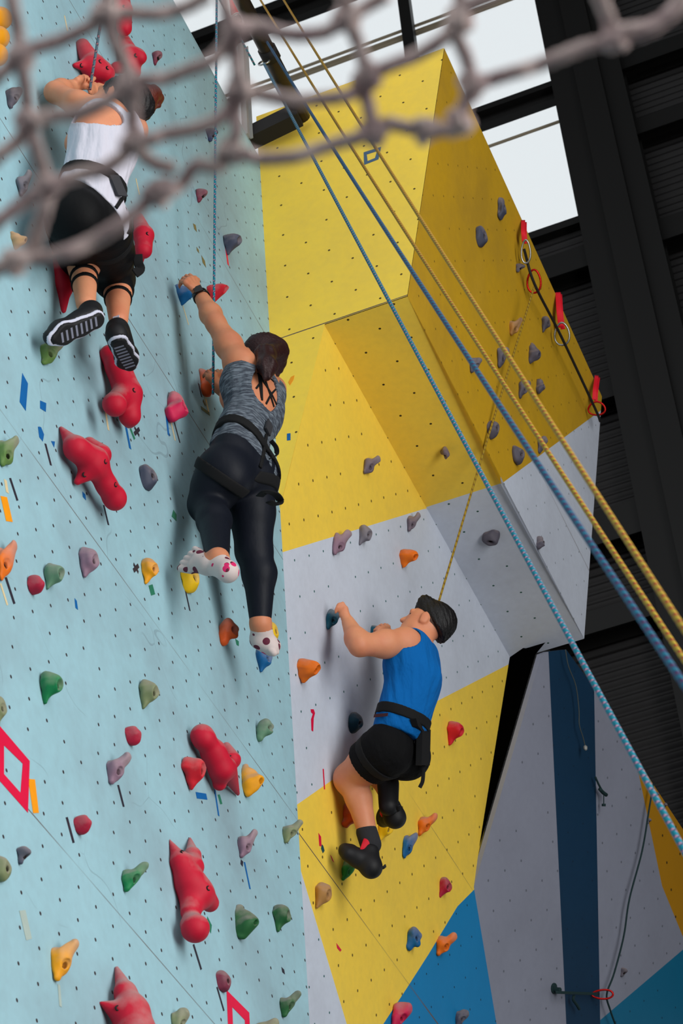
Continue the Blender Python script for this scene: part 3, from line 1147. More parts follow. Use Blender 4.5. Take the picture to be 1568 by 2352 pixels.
blob(BLUE, [((172, 150, .01), (215, 150, .06), .012, .05), ((190, 105, .02), (215, 155, .06), .035, .055), ((215, 155, .06), (232, 160, .07), .055, .05),
            ((240, 165, .09), (244, 168, .1), .045, .042), ((222, 165, .05), (222, 208, .03), .045, .03)], 'bigred',
     'big red sculpted hold with a left spike above the top climber\'s hands', [(231, 141), (188, 150), (248, 156)])
blob(BLUE, [((283, 88, .02), (300, 130, .06), .03, .05), ((300, 130, .06), (308, 165, .05), .05, .035), ((318, 130, .09), (321, 132, .1), .04, .036), ((268, 155, .02), (300, 150, .05), .03, .04)], 'bigred',
     'big red sculpted hold with a round knob, behind the net strand above the ponytail', [(313, 127)])
blob(BLUE, [((276, -30, .03), (283, 25, .05), .04, .045), ((283, 25, .05), (285, 65, .06), .045, .04)], 'bigred',
     'red sculpted hold at the top edge above the other red holds', [(286, 15)])
blob(BLUE, [((318, 500, .02), (330, 540, .08), .025, .045), ((330, 540, .08), (330, 575, .08), .045, .04), ((322, 575, .04), (322, 603, .015), .035, .014)], 'bigred',
     'red sculpted hold touching the right thigh of the climber in white', [(340, 537)])
blob(BLUE, [((128, 570, .0), (136, 600, .01), .035, .045), ((136, 600, .01), (144, 660, .012), .045, .04), ((144, 660, .012), (145, 712, .005), .04, .014)], 'bigred',
     'long red sculpted hold behind the left shin of the climber in white')
blob(BLUE, [((252, 815, .03), (272, 845, .06), .045, .05), ((272, 845, .06), (294, 905, .08), .055, .06), ((294, 905, .08), (298, 955, .07), .058, .045), ((298, 955, .07), (297, 968, .05), .04, .03),
            ((262, 928, .11), (264, 930, .115), .05, .05), ((262, 925, .06), (285, 905, .07), .045, .05)], 'bigred',
     'big red sculpted hold with a ball at its side, under the top climber\'s right sneaker', [(309, 896)])
blob(BLUE, [((140, 983, .008), (175, 1030, .06), .008, .045), ((175, 1030, .06), (215, 1060, .08), .05, .06), ((178, 1106, .02), (210, 1075, .07), .015, .05), ((205, 1020, .04), (228, 1045, .07), .03, .05),
            ((215, 1060, .08), (245, 1115, .08), .055, .04), ((245, 1115, .08), (264, 1147, .08), .042, .045), ((262, 1140, .08), (266, 1150, .07), .045, .04)], 'bigred',
     'largest red sculpted hold with a long pointed spike, at mid left', [(243, 1060), (195, 1090), (266, 1113)])
blob(BLUE, [((464, 1690, .05), (468, 1696, .055), .05, .05), ((468, 1696, .055), (490, 1728, .06), .036, .05), ((490, 1728, .06), (508, 1765, .065), .052, .056), ((508, 1765, .06), (504, 1800, .035), .05, .03),
            ((520, 1765, .07), (546, 1823, .012), .045, .009), ((520, 1715, .05), (532, 1745, .07), .02, .04)], 'bigred',
     'big red sculpted hold with two legs, above the green and thin blue tapes', [(531, 1740)])
blob(BLUE, [((389, 1928, .002), (412, 1975, .03), .003, .034), ((436, 1926, .006), (442, 1965, .045), .006, .03), ((442, 1965, .045), (440, 1990, .05), .03, .05),
            ((418, 1985, .035), (438, 2030, .05), .045, .06), ((438, 2030, .05), (452, 2055, .06), .06, .064), ((462, 2046, .08), (482, 2074, .07), .045, .036),
            ((444, 2060, .05), (438, 2095, .05), .055, .04), ((442, 2124, .06), (448, 2132, .075), .048, .056)], 'bigred',
     'tall red sculpted hold with two horns and a ball foot at lower middle', [(479, 2040), (420, 1957), (468, 2097)])
blob(BLUE, [((268, 2224, .006), (288, 2280, .05), .008, .036), ((230, 2303, .002), (280, 2326, .05), .005, .05), ((288, 2280, .05), (302, 2325, .07), .036, .06), ((302, 2325, .07), (316, 2385, .09), .06, .075)], 'bigred',
     'red sculpted hold with two horns rising from the bottom edge', [(271, 2315)])
blob(BLUE, [((-20, 40, .02), (2, 42, .03), .05, .05), ((-20, 85, .02), (-4, 86, .03), .05, .05), ((-20, 125, .02), (-8, 126, .03), .05, .05), ((-40, 20, .02), (-40, 140, .02), .06, .06)], 'amber',
     'amber scalloped hold cut by the top left edge', [])

# ------------------------------------------------------------------ tape marks on the walls
TC = {'blue': (0, 96, 164), 'black': (44, 40, 52), 'cream': (220, 200, 156), 'orange': (250, 154, 14), 'red': (222, 12, 64), 'green': (40, 120, 92), 'dteal': (20, 74, 82), 'brown': (120, 108, 70), 'pale': (170, 186, 178), 'slate': (70, 96, 122)}


def tape(plane, pts, colr, label, name='tape_strip', lift=.0006):
    P = np.array([plane.w(x, y, lift) for x, y in pts])
    m = MB()
    m.prism(P, plane.Wn * .0007)
    o = m.build(name, plain('tape_' + colr, TC[colr], .55, var=.12))
    return tag(o, label, 'tape')


def strip(plane, a, b, wd, colr, label, name='tape_strip'):
    """straight strip from pixel a to pixel b, wd metres wide"""
    p, q = plane.w(*a, .0006), plane.w(*b, .0006)
    d = unit(q - p)
    s_ = np.cross(plane.Wn, d) * wd / 2
    m = MB()
    m.prism([p - s_, p + s_, q + s_, q - s_], plane.Wn * .0007)
    o = m.build(name, plain('tape_' + colr, TC[colr], .55, var=.12))
    return tag(o, label, 'tape')


def cross_tape(c, r, label):
    m = MB()
    for sx in (1, -1):
        a, b = BLUE.w(c[0] - r * .7, c[1] - r * sx - 2, .0006), BLUE.w(c[0] + r * .7, c[1] + r * sx + 2, .0006)
        s_ = np.cross(BLUE.Wn, unit(b - a)) * .008
        m.prism([a - s_, a + s_, b + s_, b - s_], BLUE.Wn * (.0007 if sx > 0 else .0012))
    return tag(m.build('tape_cross', plain('tape_black', TC['black'], .55)), label, 'tape')


T = tape
T(BLUE, [(51, 857), (64, 881), (59, 944), (45, 923)], 'blue', 'broad blue tape standing upright at the left, below the moss green hold')
T(BLUE, [(92, 920), (106, 926), (105, 946), (92, 938)], 'blue', 'short torn blue tape right of the broad upright blue tape')
T(BLUE, [(87, 980), (94, 981), (101, 998), (98, 1014), (90, 1004)], 'blue', 'curled blue tape scrap above the longer black strip at left')
T(BLUE, [(117, 1013), (126, 1014), (124, 1028)], 'blue', 'small blue triangle of tape beside the black strip at left')
strip(BLUE, (104, 1019), (117, 1069), .016, 'black', 'black tape strip under the curled blue tape scrap')
strip(BLUE, (12, 1102), (17, 1132), .02, 'cream', 'cream tape strip above the orange tape at the left edge')
strip(BLUE, (23, 1098), (40, 1150), .017, 'black', 'black tape strip right of the orange tape at the left edge')
T(BLUE, [(1, 1139), (16, 1142), (29, 1199), (14, 1197)], 'orange', 'orange tape strip at the left edge under the horned green hold')
strip(BLUE, (242, 944), (249, 988), .015, 'cream', 'cream tape hanging from the ball of the red hold under the sneaker')
strip(BLUE, (288, 975), (299, 1031), .02, 'blue', 'blue tape strip below the red hold with a side ball')
strip(BLUE, (299, 984), (309, 1009), .02, 'green', 'short green tape right of the blue strip below the red ball hold')
cross_tape((314, 991), 8, 'small dark tape cross right of the short green tape')
T(BLUE, [(189, 1129), (196, 1136), (197, 1149), (190, 1141)], 'blue', 'tiny blue diamond of tape under the largest red hold')
strip(BLUE, (238, 1160), (249, 1206), .014, 'black', 'black tape strip under the foot of the largest red hold')
strip(BLUE, (382, 955), (387, 1000), .018, 'blue', 'blue tape strip left of two others under the pink-red hold')
strip(BLUE, (391, 962), (402, 1012), .012, 'cream', 'cream tape strip in the middle under the pink-red hold')
strip(BLUE, (400, 970), (413, 1017), .012, 'black', 'black tape strip right of the cream one under the pink-red hold')
T(BLUE, [(398, 1171), (405, 1182), (405, 1197), (394, 1186)], 'green', 'green diamond of tape left of the bent knee in dark leggings')
strip(BLUE, (456, 881), (463, 912), .014, 'black', 'upper dark tape strip left of the hidden orange hold')
strip(BLUE, (466, 919), (472, 932), .016, 'black', 'short dark tape bit below the hidden orange hold')
strip(BLUE, (462, 937), (481, 951), .018, 'dteal', 'dark teal slanting tape beside the grey tank top')
strip(BLUE, (472, 917), (479, 946), .018, 'cream', 'cream tape strip beside the grey tank top')
strip(BLUE, (420, 703), (433, 746), .01, 'cream', 'thin cream tape below the blue hold of the watch hand')
strip(BLUE, (312, 410), (320, 447), .011, 'cream', 'thin cream tape beside the harness of the climber in white')
strip(BLUE, (148, 36), (155, 71), .011, 'cream', 'thin cream tape near the top left, above the red spiked hold')
strip(BLUE, (518, 566), (524, 609), .02, 'red', 'red tape strip hanging under the slate hold at top right of the blue wall')
T(BLUE, [(443, 513), (449, 517), (452, 533), (446, 526)], 'brown', 'upper brown scrap left of the hanging rope')
T(BLUE, [(451, 567), (456, 574), (457, 582), (452, 575)], 'brown', 'small middle brown scrap left of the hanging rope')
T(BLUE, [(462, 586), (470, 599), (473, 615), (465, 603)], 'brown', 'larger lower brown scrap left of the hanging rope')
cross_tape((312, 1305), 8, 'small dark tape cross left of the amber dished hold')
T(BLUE, [(341, 1345), (350, 1342), (356, 1365), (347, 1368)], 'green', 'short green tape below the amber dished hold')
T(BLUE, [(171, 1374), (176, 1380), (179, 1401), (173, 1396)], 'blue', 'small blue tape below the mauve five-sided hold')
strip(BLUE, (426, 1358), (436, 1403), .013, 'black', 'black tape strip below the yellow hold of the left foot')
strip(BLUE, (1, 1340), (17, 1390), .013, 'cream', 'cream tape strip at the left edge below the orange hold')
strip(BLUE, (13, 1326), (33, 1387), .018, 'black', 'black tape strip at the left edge below the orange hold')
T(BLUE, [(540, 1467), (548, 1473), (548, 1484), (543, 1481)], 'green', 'tiny green tape scrap beside the knobbly orange hold')
strip(BLUE, (153, 1877), (169, 1936), .017, 'black', 'black tape strip left of the lowest crimson knob')
strip(BLUE, (271, 1803), (284, 1853), .016, 'black', 'black tape strip below the mauve horned hold with a tan tip')
T(BLUE, [(449, 1819), (473, 1823), (476, 1837), (452, 1834)], 'blue', 'wide blue tape lying flat under the bright red hold')
strip(BLUE, (493, 1814), (502, 1874), .013, 'blue', 'thin long blue tape under the big red hold with two legs')
strip(BLUE, (502, 1825), (508, 1847), .024, 'green', 'short green tape right of the thin blue one')
T(BLUE, [(553, 1974), (558, 1979), (557, 1991), (552, 1984)], 'black', 'tiny dark scrap above the lower thin blue tape')
strip(BLUE, (561, 1980), (574, 2042), .014, 'blue', 'lower thin blue tape under the mauve hold near the corner')
strip(BLUE, (444, 2169), (462, 2227), .016, 'black', 'black tape strip below the ball foot of the tall red hold')
strip(BLUE, (498, 2267), (514, 2322), .014, 'black', 'black tape strip left of the bottom red tape frame')
T(BLUE, [(476, 2105), (486, 2125), (484, 2144), (474, 2124)], 'green', 'green tape tucked beside the ball foot of the tall red hold')
T(BLUE, [(646, 2221), (652, 2227), (654, 2238), (648, 2233)], 'black', 'tiny dark scrap near the corner at the lower right of the blue wall')
T(BLUE, [(44, 2092), (58, 2090), (73, 2156), (60, 2160)], 'pale', 'faded pale tape smear at lower left')
T(BLUE, [(75, 1790), (80, 1790), (89, 1867), (76, 1868), (66, 1800), (67, 1789)], 'orange', 'orange tape strip right of the red tape frame at the left edge')
strip(BLUE, (135, 2262), (139, 2312), .016, 'pale', 'faded pale streak of tape below the large amber hold')


def frame_tape(outer, inner, colr, label):
    m = MB()
    n = len(outer)
    for i in range(n):
        j = (i + 1) % n
        P = [BLUE.w(*outer[i], .0006), BLUE.w(*outer[j], .0006), BLUE.w(*inner[j], .0006), BLUE.w(*inner[i], .0006)]
        m.prism(P, BLUE.Wn * .0007)
    return tag(m.build('tape_outline', plain('tape_' + colr, TC[colr], .55, var=.1)), label, 'tape')


frame_tape([(-14, 1652), (68, 1748), (64, 1867), (-20, 1772)], [(9, 1712), (52, 1754), (47, 1821), (9, 1778)], 'red', 'large red tape frame at the left edge of the pale blue wall')
frame_tape([(520, 2274), (572, 2326), (576, 2420), (524, 2372)], [(533, 2313), (562, 2343), (564, 2396), (535, 2366)], 'red', 'red tape frame cut by the bottom edge of the photo')

T(LOW, [(713, 1629), (720, 1629), (723, 1638), (720, 1650), (719, 1680), (715, 1678), (714, 1652), (718, 1640), (714, 1636)], 'red', 'hooked red tape on the white band left of the teal hold')
strip(LOW, (742, 1766), (745, 1813), .012, 'red', 'thin upright red tape left of the bare knee')
T(LOW, [(731, 1913), (737, 1922), (738, 1944), (733, 1943)], 'red', 'red tape strip on the yellow, above a dark scrap, left of the shin')
T(LOW, [(739, 1939), (742, 1943), (745, 1954), (741, 1960), (737, 1949)], 'dteal', 'dark scrap of tape at the end of the red strip on the yellow')
T(LOW, [(758, 1963), (761, 1967), (767, 1981), (763, 1977)], 'red', 'tiny red tape scrap left of the left climbing shoe')
T(LOW, [(772, 2166), (778, 2174), (784, 2182), (781, 2186), (774, 2178)], 'red', 'small red tape scrap on the yellow at lower left')
T(SIDE, [(659, 996), (667, 995), (667, 1011), (659, 1012)], 'blue', 'small blue tape on the narrow yellow side above the harness')
T(SIDE, [(662, 878), (668, 866), (676, 862), (674, 872), (666, 885)], 'orange', 'orange smear of tape on the narrow yellow side by the bare shoulder')


def quad_tape():
    m = MB()
    out = [(835, 350), (875, 337), (869, 366), (836, 379)]
    inn = [(842, 355), (866, 347), (861, 363), (844, 370)]
    for i in range(4):
        j = (i + 1) % 4
        m.prism([SIDE.w(*out[i], .0006), SIDE.w(*out[j], .0006), SIDE.w(*inn[j], .0006), SIDE.w(*inn[i], .0006)], SIDE.Wn * .0007)
    return tag(m.build('tape_outline', plain('tape_slate', TC['slate'], .55)), 'small slate-grey tape frame on the bright yellow side of the box', 'tape')


quad_tape()

# ------------------------------------------------------------------ ropes and hardware


def rope_mat(name, base, band, fleck, pitch, wid=.3, rough=.8):
    t = NT(name)
    uv = t.n('ShaderNodeUVMap')
    sx = t.n('ShaderNodeSeparateXYZ')
    t.lk(uv.outputs[0], sx.inputs[0])
    u, v = sx.outputs[0], sx.outputs[1]
    s_ = t.math('FRACT', t.math('ADD', t.math('DIVIDE', v, pitch), t.math('MULTIPLY', u, 1.0)))
    z_ = t.math('FRACT', t.math('SUBTRACT', t.math('DIVIDE', v, pitch * .5), t.math('MULTIPLY', u, 2.0)))
    b_ = t.math('LESS_THAN', s_, wid)
    f_ = t.math('MULTIPLY', t.math('LESS_THAN', z_, .6), b_)
    c = t.mix(b_, lin(base), lin(band))
    c = t.mix(f_, c, lin(fleck))
    weave = t.math('ABSOLUTE', t.math('SINE', t.math('ADD', t.math('MULTIPLY', v, 900), t.math('MULTIPLY', u, 19))))
    c = t.mix(t.math('MULTIPLY', weave, .25), c, (.02, .02, .03))
    t.col(c)
    t.rough(rough)
    t.bump(weave, .4, .001)
    return t.m


M_rteal = rope_mat('rope_teal', (2, 128, 148), (8, 46, 84), (196, 140, 166), .03, .34)
M_rblue = rope_mat('rope_blue', (2, 114, 140), (24, 34, 88), (92, 44, 90), .034, .5)
M_ryel = rope_mat('rope_yellow', (186, 160, 40), (120, 96, 40), (178, 54, 34), .032, .42)
M_rthin = rope_mat('rope_thin_yellow', (176, 146, 30), (120, 96, 30), (150, 110, 20), .03, .4)
M_rgrey = rope_mat('rope_grey_blue', (96, 128, 142), (60, 74, 92), (176, 120, 128), .03, .4)
M_cord = plain('dark_cord', (34, 32, 30), .8)
M_gcord = plain('green_cord', (16, 44, 46), .8)
M_string = plain('pale_string', (70, 76, 74), .8)
M_red = plain('red_webbing', (226, 16, 40), .6, bump=(900, .3, .001))
M_alu = plain('aluminium', (170, 172, 172), .3, .9)
M_ralu = plain('red_anodised', (196, 24, 20), .3, .6)
M_pole = plain('bronze_steel', (52, 43, 34), .45, .5)
M_post = plain('galvanised_post', (150, 150, 146), .5, .3)


def pnt(x, y, dist):
    """point on the pixel's ray, dist metres from the lens"""
    d = ray(x, y)
    p = d / np.linalg.norm(d) * dist
    return np.array([p[0], -p[1], p[2] + CAMZ])


def span(a, b, n=60, sag=0.0):
    t_ = np.linspace(0, 1, n)[:, None]
    P = a + (b - a) * t_
    P[:, 2] -= sag * 4 * (t_ * (1 - t_))[:, 0]
    return P


def rope(name, P, r, mat, label, cat='rope', group=None):
    V, F_, UV = tube(P, r, seg=10)
    o = mesh_np(name, V, F_, mat, None, uv=UV)
    return tag(o, label, cat, group)


# top frame: bar out of the wall, long pole toward the front, upright post
bar_o = tw((19.3, 2.3, 42.77))
frame_root = empty('anchor_frame', tw((19.3, 0, 42.4)))
tag(frame_root, 'dark steel frame over the wall top with the long pole that carries the ropes', 'steel frame')
m = MB()
m.box((tw((19.3, -.3, 42.3)) + bar_o) / 2, [.045, 0, 0], (bar_o - tw((19.3, -.3, 42.3))) / 2, [0, 0, .05])
m.build('bar', M_dark, frame_root)
m = MB()
m.tube(span(tw((19.7, 2.3, 42.95)), tw((2, 2.3, 42.95)), 6), .042, seg=14)
pole = m.build('pole', M_pole, frame_root, smooth=True)
m = MB()
m.tube(span(tw((16.2, 2.3, 42.95)), tw((15.6, 2.3, 42.95)), 3), .05, seg=14)
m.build('clamp', M_dark, pole, smooth=True)
m = MB()
pc_ = SIDE.w(572, 215, 0)
m.box(tw((18.7, -.05, 45.1)), [.02, 0, 0], [0, .016, 0], [0, 0, .41])
m.box(tw((18.86, -.05, 45.1)), [.003, 0, 0], [0, .03, 0], [0, 0, .41])
post = tag(m.build('steel_post', M_post), 'pale grey upright post standing on the top of the pale blue wall', 'steel post')


def carabiner(mb_, c, long_, side, L=.1, W=.055, r=.005, D=0):
    """pear-shaped ring: c centre, long_ direction of its length, side direction of its width"""
    a = np.linspace(0, 2 * math.pi, 25)[:-1]
    P = [c + long_ * (math.cos(q) * L / 2) + side * (math.sin(q) * W / 2 * (1 + .18 * math.cos(q))) for q in a]
    mb_.tube(np.array(P), r, seg=8, closed=True)


camdir = lambda p: unit(np.array([0, 0, CAMZ]) - p)

# rope that runs over the pole (teal, nearest)
pz = tw((16.0, 2.3, 42.95))
a0_ = pnt(606, 146, np.linalg.norm(pz - [0, 0, CAMZ]) - .05)
a1_ = pnt(1610, 2028, 5.0)
rope('climbing_rope', span(a0_, a1_, 90, .02), .0072, M_rteal, 'bright teal rope running diagonally from the steel pole to the lower right corner')
rope('climbing_rope', span(tw((15.9, 2.3, 42.95)) + [0, .085, -.05], tw((6, 2.3, 42.95)) + [0, .09, -.04], 20), .0056, M_rteal, 'teal rope lying along the dark steel pole at the top')
clip = MB()
carabiner(clip, a0_ + [0, 0, .01], unit(a1_ - a0_), np.array([0, 1., 0]), .07, .06)
cl = clip.build('carabiner', M_alu, smooth=True)
tag(cl, 'metal carabiner holding the teal rope against the dark pole', 'carabiner')
b0, b1_ = pnt(532, -40, 15.5), pnt(1600, 1618, 3.7)
rope('climbing_rope', span(b0, b1_, 90, .06), .0066, M_rblue, 'thick blue rope with purple flecks running diagonally across the middle')
c0_, c1_ = pnt(574, -40, 15.5), pnt(1600, 1561, 4.6)
rope('climbing_rope', span(c0_, c1_, 90, .05), .0062, M_ryel, 'yellow rope with red flecks, lower of the two running side by side')
d0_, d1_ = pnt(627, -40, 15.5), pnt(1600, 1492, 4.0)
rope('climbing_rope', span(d0_, d1_, 90, .03), .0062, M_ryel, 'yellow rope with red flecks, upper of the two running side by side')

# ropes of the climbers
wr_top = BLUE.w(498, -30, .34)
rope('climbing_rope', span(wr_top, BLUE.w(489, 905, .13), 60), .0056, M_rteal, 'teal rope hanging straight down to the climber in grey')
rope('climbing_rope', span(BLUE.w(243, -20, .34), BLUE.w(206, 207, .14), 30), .0058, M_rgrey, 'grey-blue rope held by the hands of the climber in white')
man_top = FRONT.w(1226, 660, .12)
lip = FRONT.w(1110, 1038, .012)
rope('climbing_rope', np.r_[span(man_top, lip, 40), span(lip, LOW.w(990, 1440, .24), 40)[1:]], .0056, M_rthin, 'thin yellow rope rising from the climber in blue to the red carabiner')

# black cable across the front of the box
fc = [FRONT.w(1203, 572, .05), FRONT.w(1227, 652, .08), FRONT.w(1288, 772, .08), FRONT.w(1366, 938, .08), FRONT.w(1378, 968, .07)]
rope('safety_cable', catmull(fc, 10), .008, M_cord, 'black cable running down the right edge of the yellow front through the slings', 'cable')
nn_ = np.tile(FRONT.Wn, (2, 1))


def sling(px0, px1, w0, label, tw_=.014):
    m_ = MB()
    P = catmull([FRONT.w(*px0, .01), FRONT.w((px0[0] + px1[0]) / 2 - 1, (px0[1] + px1[1]) / 2, .05), FRONT.w(*px1, .05)], 6)
    nrm = camdir(P[0])
    m_.tube(P, .01, flat=(w0, .002), nrm=nrm, seg=12)
    m_.tube(P + FRONT.Wu * .018 + FRONT.Wn * .006, .01, flat=(w0 * .8, .002), nrm=nrm, seg=12)
    o_ = m_.build('webbing_sling', M_red, smooth=True)
    return tag(o_, label, 'sling')


sling((1201, 506), (1203, 555), .012, 'red sling at the top right edge of the yellow front below the window')
sling((1281, 672), (1288, 752), .016, 'red sling halfway down the right edge of the yellow front')
sling((1370, 863), (1364, 918), .012, 'red sling at the lower right corner of the yellow front')
sd = unit(FRONT.Wv * -1 + FRONT.Wu * .25)
for c_, L_, W_, mt, lab in (((1207, 578), .13, .05, M_alu, 'dull metal carabiner hanging from the top red sling'), ((1226, 646), .13, .075, M_ralu, 'red carabiner on the black cable where the thin yellow rope ends'),
                            ((1290, 767), .13, .085, M_alu, 'bright metal carabiner under the middle red sling'), ((1370, 938), .08, .1, M_ralu, 'red carabiner at the lower right corner under a red sling')):
    m = MB()
    pc = FRONT.w(*c_, .07)
    vd = camdir(pc)
    l_ = unit(sd - vd * np.dot(sd, vd))
    carabiner(m, pc, l_, np.cross(vd, l_), L_, W_, .006)
    tag(m.build('carabiner', mt, smooth=True), lab, 'carabiner')
m = MB()
P = [SIDE.w(530, -20, .5), SIDE.w(545, 30, .5)]
pq = [pnt(533, -30, 12.9), pnt(540, 34, 12.9)]
m.tube(np.array(pq), .01, flat=(.024, .003), nrm=camdir(pq[0]), seg=12)
tag(m.build('webbing_sling', M_red, smooth=True), 'red sling at the top edge hanging beside the dark pole', 'sling')
m = MB()
pc = pnt(546, 48, 12.9)
vd = camdir(pc)
l_ = unit(np.array([0, 0, 1.]) - vd * vd[2])
carabiner(m, pc, l_, np.cross(vd, l_), .08, .06, .006)
tag(m.build('carabiner', M_alu, smooth=True), 'pale metal carabiner hanging from the red sling at the top edge', 'carabiner')

# cords on the far striped wall
rope('cord', catmull([RIGHT.w(x, y, .06) for x, y in ((1500, 1800), (1490, 1860), (1474, 1955), (1445, 2065), (1432, 2150), (1410, 2235), (1393, 2284), (1401, 2320), (1416, 2362))], 8), .0055, M_gcord, 'dark green cord hanging down the far striped wall', 'cord')
rope('string', catmull([RIGHT.w(x, y, .05) for x, y in ((1298, 1492), (1305, 1530), (1322, 1575), (1329, 1630), (1330, 1665), (1338, 1692), (1343, 1712))], 8), .003, M_string, 'thin pale string hanging in front of the navy stripe', 'string')
m = MB()
m.lathe(RIGHT.w(1343, 1712, .05), np.array([0, 0, -1.]), [(0, .004), (.012, .013), (.028, .011), (.036, .003)], seg=8)
tag(m.build('toggle', M_post, smooth=True), 'small pale toggle at the end of the thin string on the navy stripe', 'toggle')
m = MB()
m.tube(catmull([RIGHT.w(x, y, .04) for x, y in ((1367, 1785), (1376, 1805), (1384, 1818))], 4), .006)
m.tube(catmull([RIGHT.w(x, y, .05) for x, y in ((1377, 1812), (1384, 1820), (1392, 1826))], 3), .011)
m.tube(catmull([RIGHT.w(x, y, .05) for x, y in ((1386, 1822), (1386, 1840), (1386, 1850))], 3), .003)
m.tube(catmull([RIGHT.w(x, y, .05) for x, y in ((1386, 1846), (1386, 1852))], 3), .012)
tag(m.build('knotted_cord', M_gcord, smooth=True), 'short knotted cord right of the navy stripe', 'cord')
m = MB()
m.tube(catmull([RIGHT.w(x, y, .06) for x, y in ((1276, 2279), (1320, 2281), (1375, 2283))], 6), .01, flat=(.008, .003), nrm=RIGHT.Wn)
tag(m.build('webbing_sling', M_gcord, smooth=True), 'dark sling stretched across the navy stripe at the bottom', 'sling')
m = MB()
m.lathe(RIGHT.w(1271, 2270, .0), RIGHT.Wn, [(0, .03), (.006, .03), (.008, .024)], 12)
m.lathe(RIGHT.w(1272, 2273, .006), RIGHT.Wn, [(0, .014), (.04, .014), (.044, .01)], 10)
tag(m.build('wall_anchor', M_gcord), 'metal anchor plate left of the navy stripe at the bottom', 'anchor')
m = MB()
pc = RIGHT.w(1383, 2284, .06)
vd = camdir(pc)
l_ = unit(RIGHT.Wu - vd * np.dot(RIGHT.Wu, vd))
l_ = unit(pnt(1400, 2283, 9) - pnt(1366, 2284, 9))
carabiner(m, pc, l_, unit(np.cross(vd, l_)), .12, .05, .006)
tag(m.build('carabiner', M_ralu, smooth=True), 'red carabiner holding the dark green cord at the bottom right', 'carabiner')
m = MB()
m.tube(catmull([RIGHT.w(x, y, .045) for x, y in ((1318, 2286), (1316, 2296), (1324, 2308), (1330, 2318))], 4), .008)
tag(m.build('cord_tail', M_gcord, smooth=True), 'loose dark cord tail hanging from the stretched sling', 'cord')

# ------------------------------------------------------------------ people
from mathutils.bvhtree import BVHTree


def skin_mat(name, rgb, blush):
    t = NT(name)
    f = t.ramp(t.noise(9, 4), .35, .7)
    t.col(t.mix(t.math('MULTIPLY', f, .5), lin(rgb), lin(blush)))
    t.rough(.52)
    t.b.inputs['Subsurface Weight'].default_value = .12
    t.b.inputs['Subsurface Radius'].default_value = (.02, .008, .004)
    t.b.inputs['Subsurface Scale'].default_value = .6
    t.bump(t.noise(160, 3), .12, .002)
    return t.m


def cloth_mat(name, rgb, dark=None, weave=600, fold=9, amt=.35, streak=None, rough=.85):
    t = NT(name)
    c = lin(rgb)
    if dark is not None:      # melange yarn: fine cross streaks of a second colour
        s_ = t.ramp(t.noise(24, 3, stretch=streak or (1, 1, 5)), .42, .62)
        c = t.mix(s_, c, lin(dark))
    t.col(c)
    t.rough(rough)
    t.b.inputs['Specular IOR Level'].default_value = .18
    b_ = t.math('ADD', t.math('MULTIPLY', t.noise(fold, 3, stretch=(1.6, 1.6, .55)), 1.0), t.math('MULTIPLY', t.noise(weave, 2), .04))
    t.bump(b_, amt, .03)
    return t.m


M_skin = skin_mat('skin_tan', (222, 150, 112), (206, 116, 84))
M_skin2 = skin_mat('skin_warm', (208, 138, 100), (184, 98, 70))
M_hairb = plain('hair_black', (14, 12, 14), .5, bump=(120, .8, .004))
M_hairr = plain('hair_dark_brown', (44, 18, 18), .45, bump=(110, .9, .005))
M_haira = plain('hair_auburn', (92, 34, 22), .45, bump=(110, .9, .005))
M_fade = plain('hair_short_fade', (74, 52, 42), .8)
M_white = cloth_mat('cloth_white', (206, 204, 216), amt=.6)
M_heather = cloth_mat('cloth_grey_heather', (62, 68, 78), (112, 122, 132), amt=.6, streak=(1, 1, 5))
M_bluecl = cloth_mat('cloth_bright_blue', (0, 98, 172), amt=.7)
M_legg = cloth_mat('leggings_navy', (16, 20, 30), amt=.12, rough=.55)
M_legb = cloth_mat('leggings_black', (5, 5, 7), amt=.15, rough=.7)
M_short = cloth_mat('shorts_black', (8, 8, 10), amt=.7)
M_belt = plain('harness_black', (7, 7, 9), .85)
M_beltg = plain('harness_grey', (50, 50, 54), .7)
M_rub = plain('rubber_black', (20, 20, 23), .6)
M_sole = plain('sole_black', (16, 16, 18), .65)
M_mid = plain('midsole_white', (206, 206, 222), .6)
M_sock = plain('sock_charcoal', (42, 42, 46), .9)
M_eye = plain('eye_dark', (24, 18, 16), .3)
M_watch = plain('watch_black', (12, 12, 14), .25)
M_lip = plain('lip_rose', (170, 84, 74), .5)


def toe_shoe_mat():
    t = NT('toe_shoe_white_maroon')
    vo = t.n('ShaderNodeTexVoronoi')
    vo.inputs['Scale'].default_value = 24
    t.lk(t.pos(), vo.inputs['Vector'])
    s_ = t.math('LESS_THAN', vo.outputs['Distance'], .36)
    pk = t.math('MULTIPLY', s_, t.math('GREATER_THAN', t.noise(7, 1), .58))
    c = t.mix(s_, lin((206, 190, 186)), lin((96, 26, 50)))
    c = t.mix(pk, c, lin((206, 30, 96)))
    t.col(c)
    t.rough(.7)
    return t.m


M_toe = toe_shoe_mat()


def fr(a, b, t):
    return a + (b - a) * t


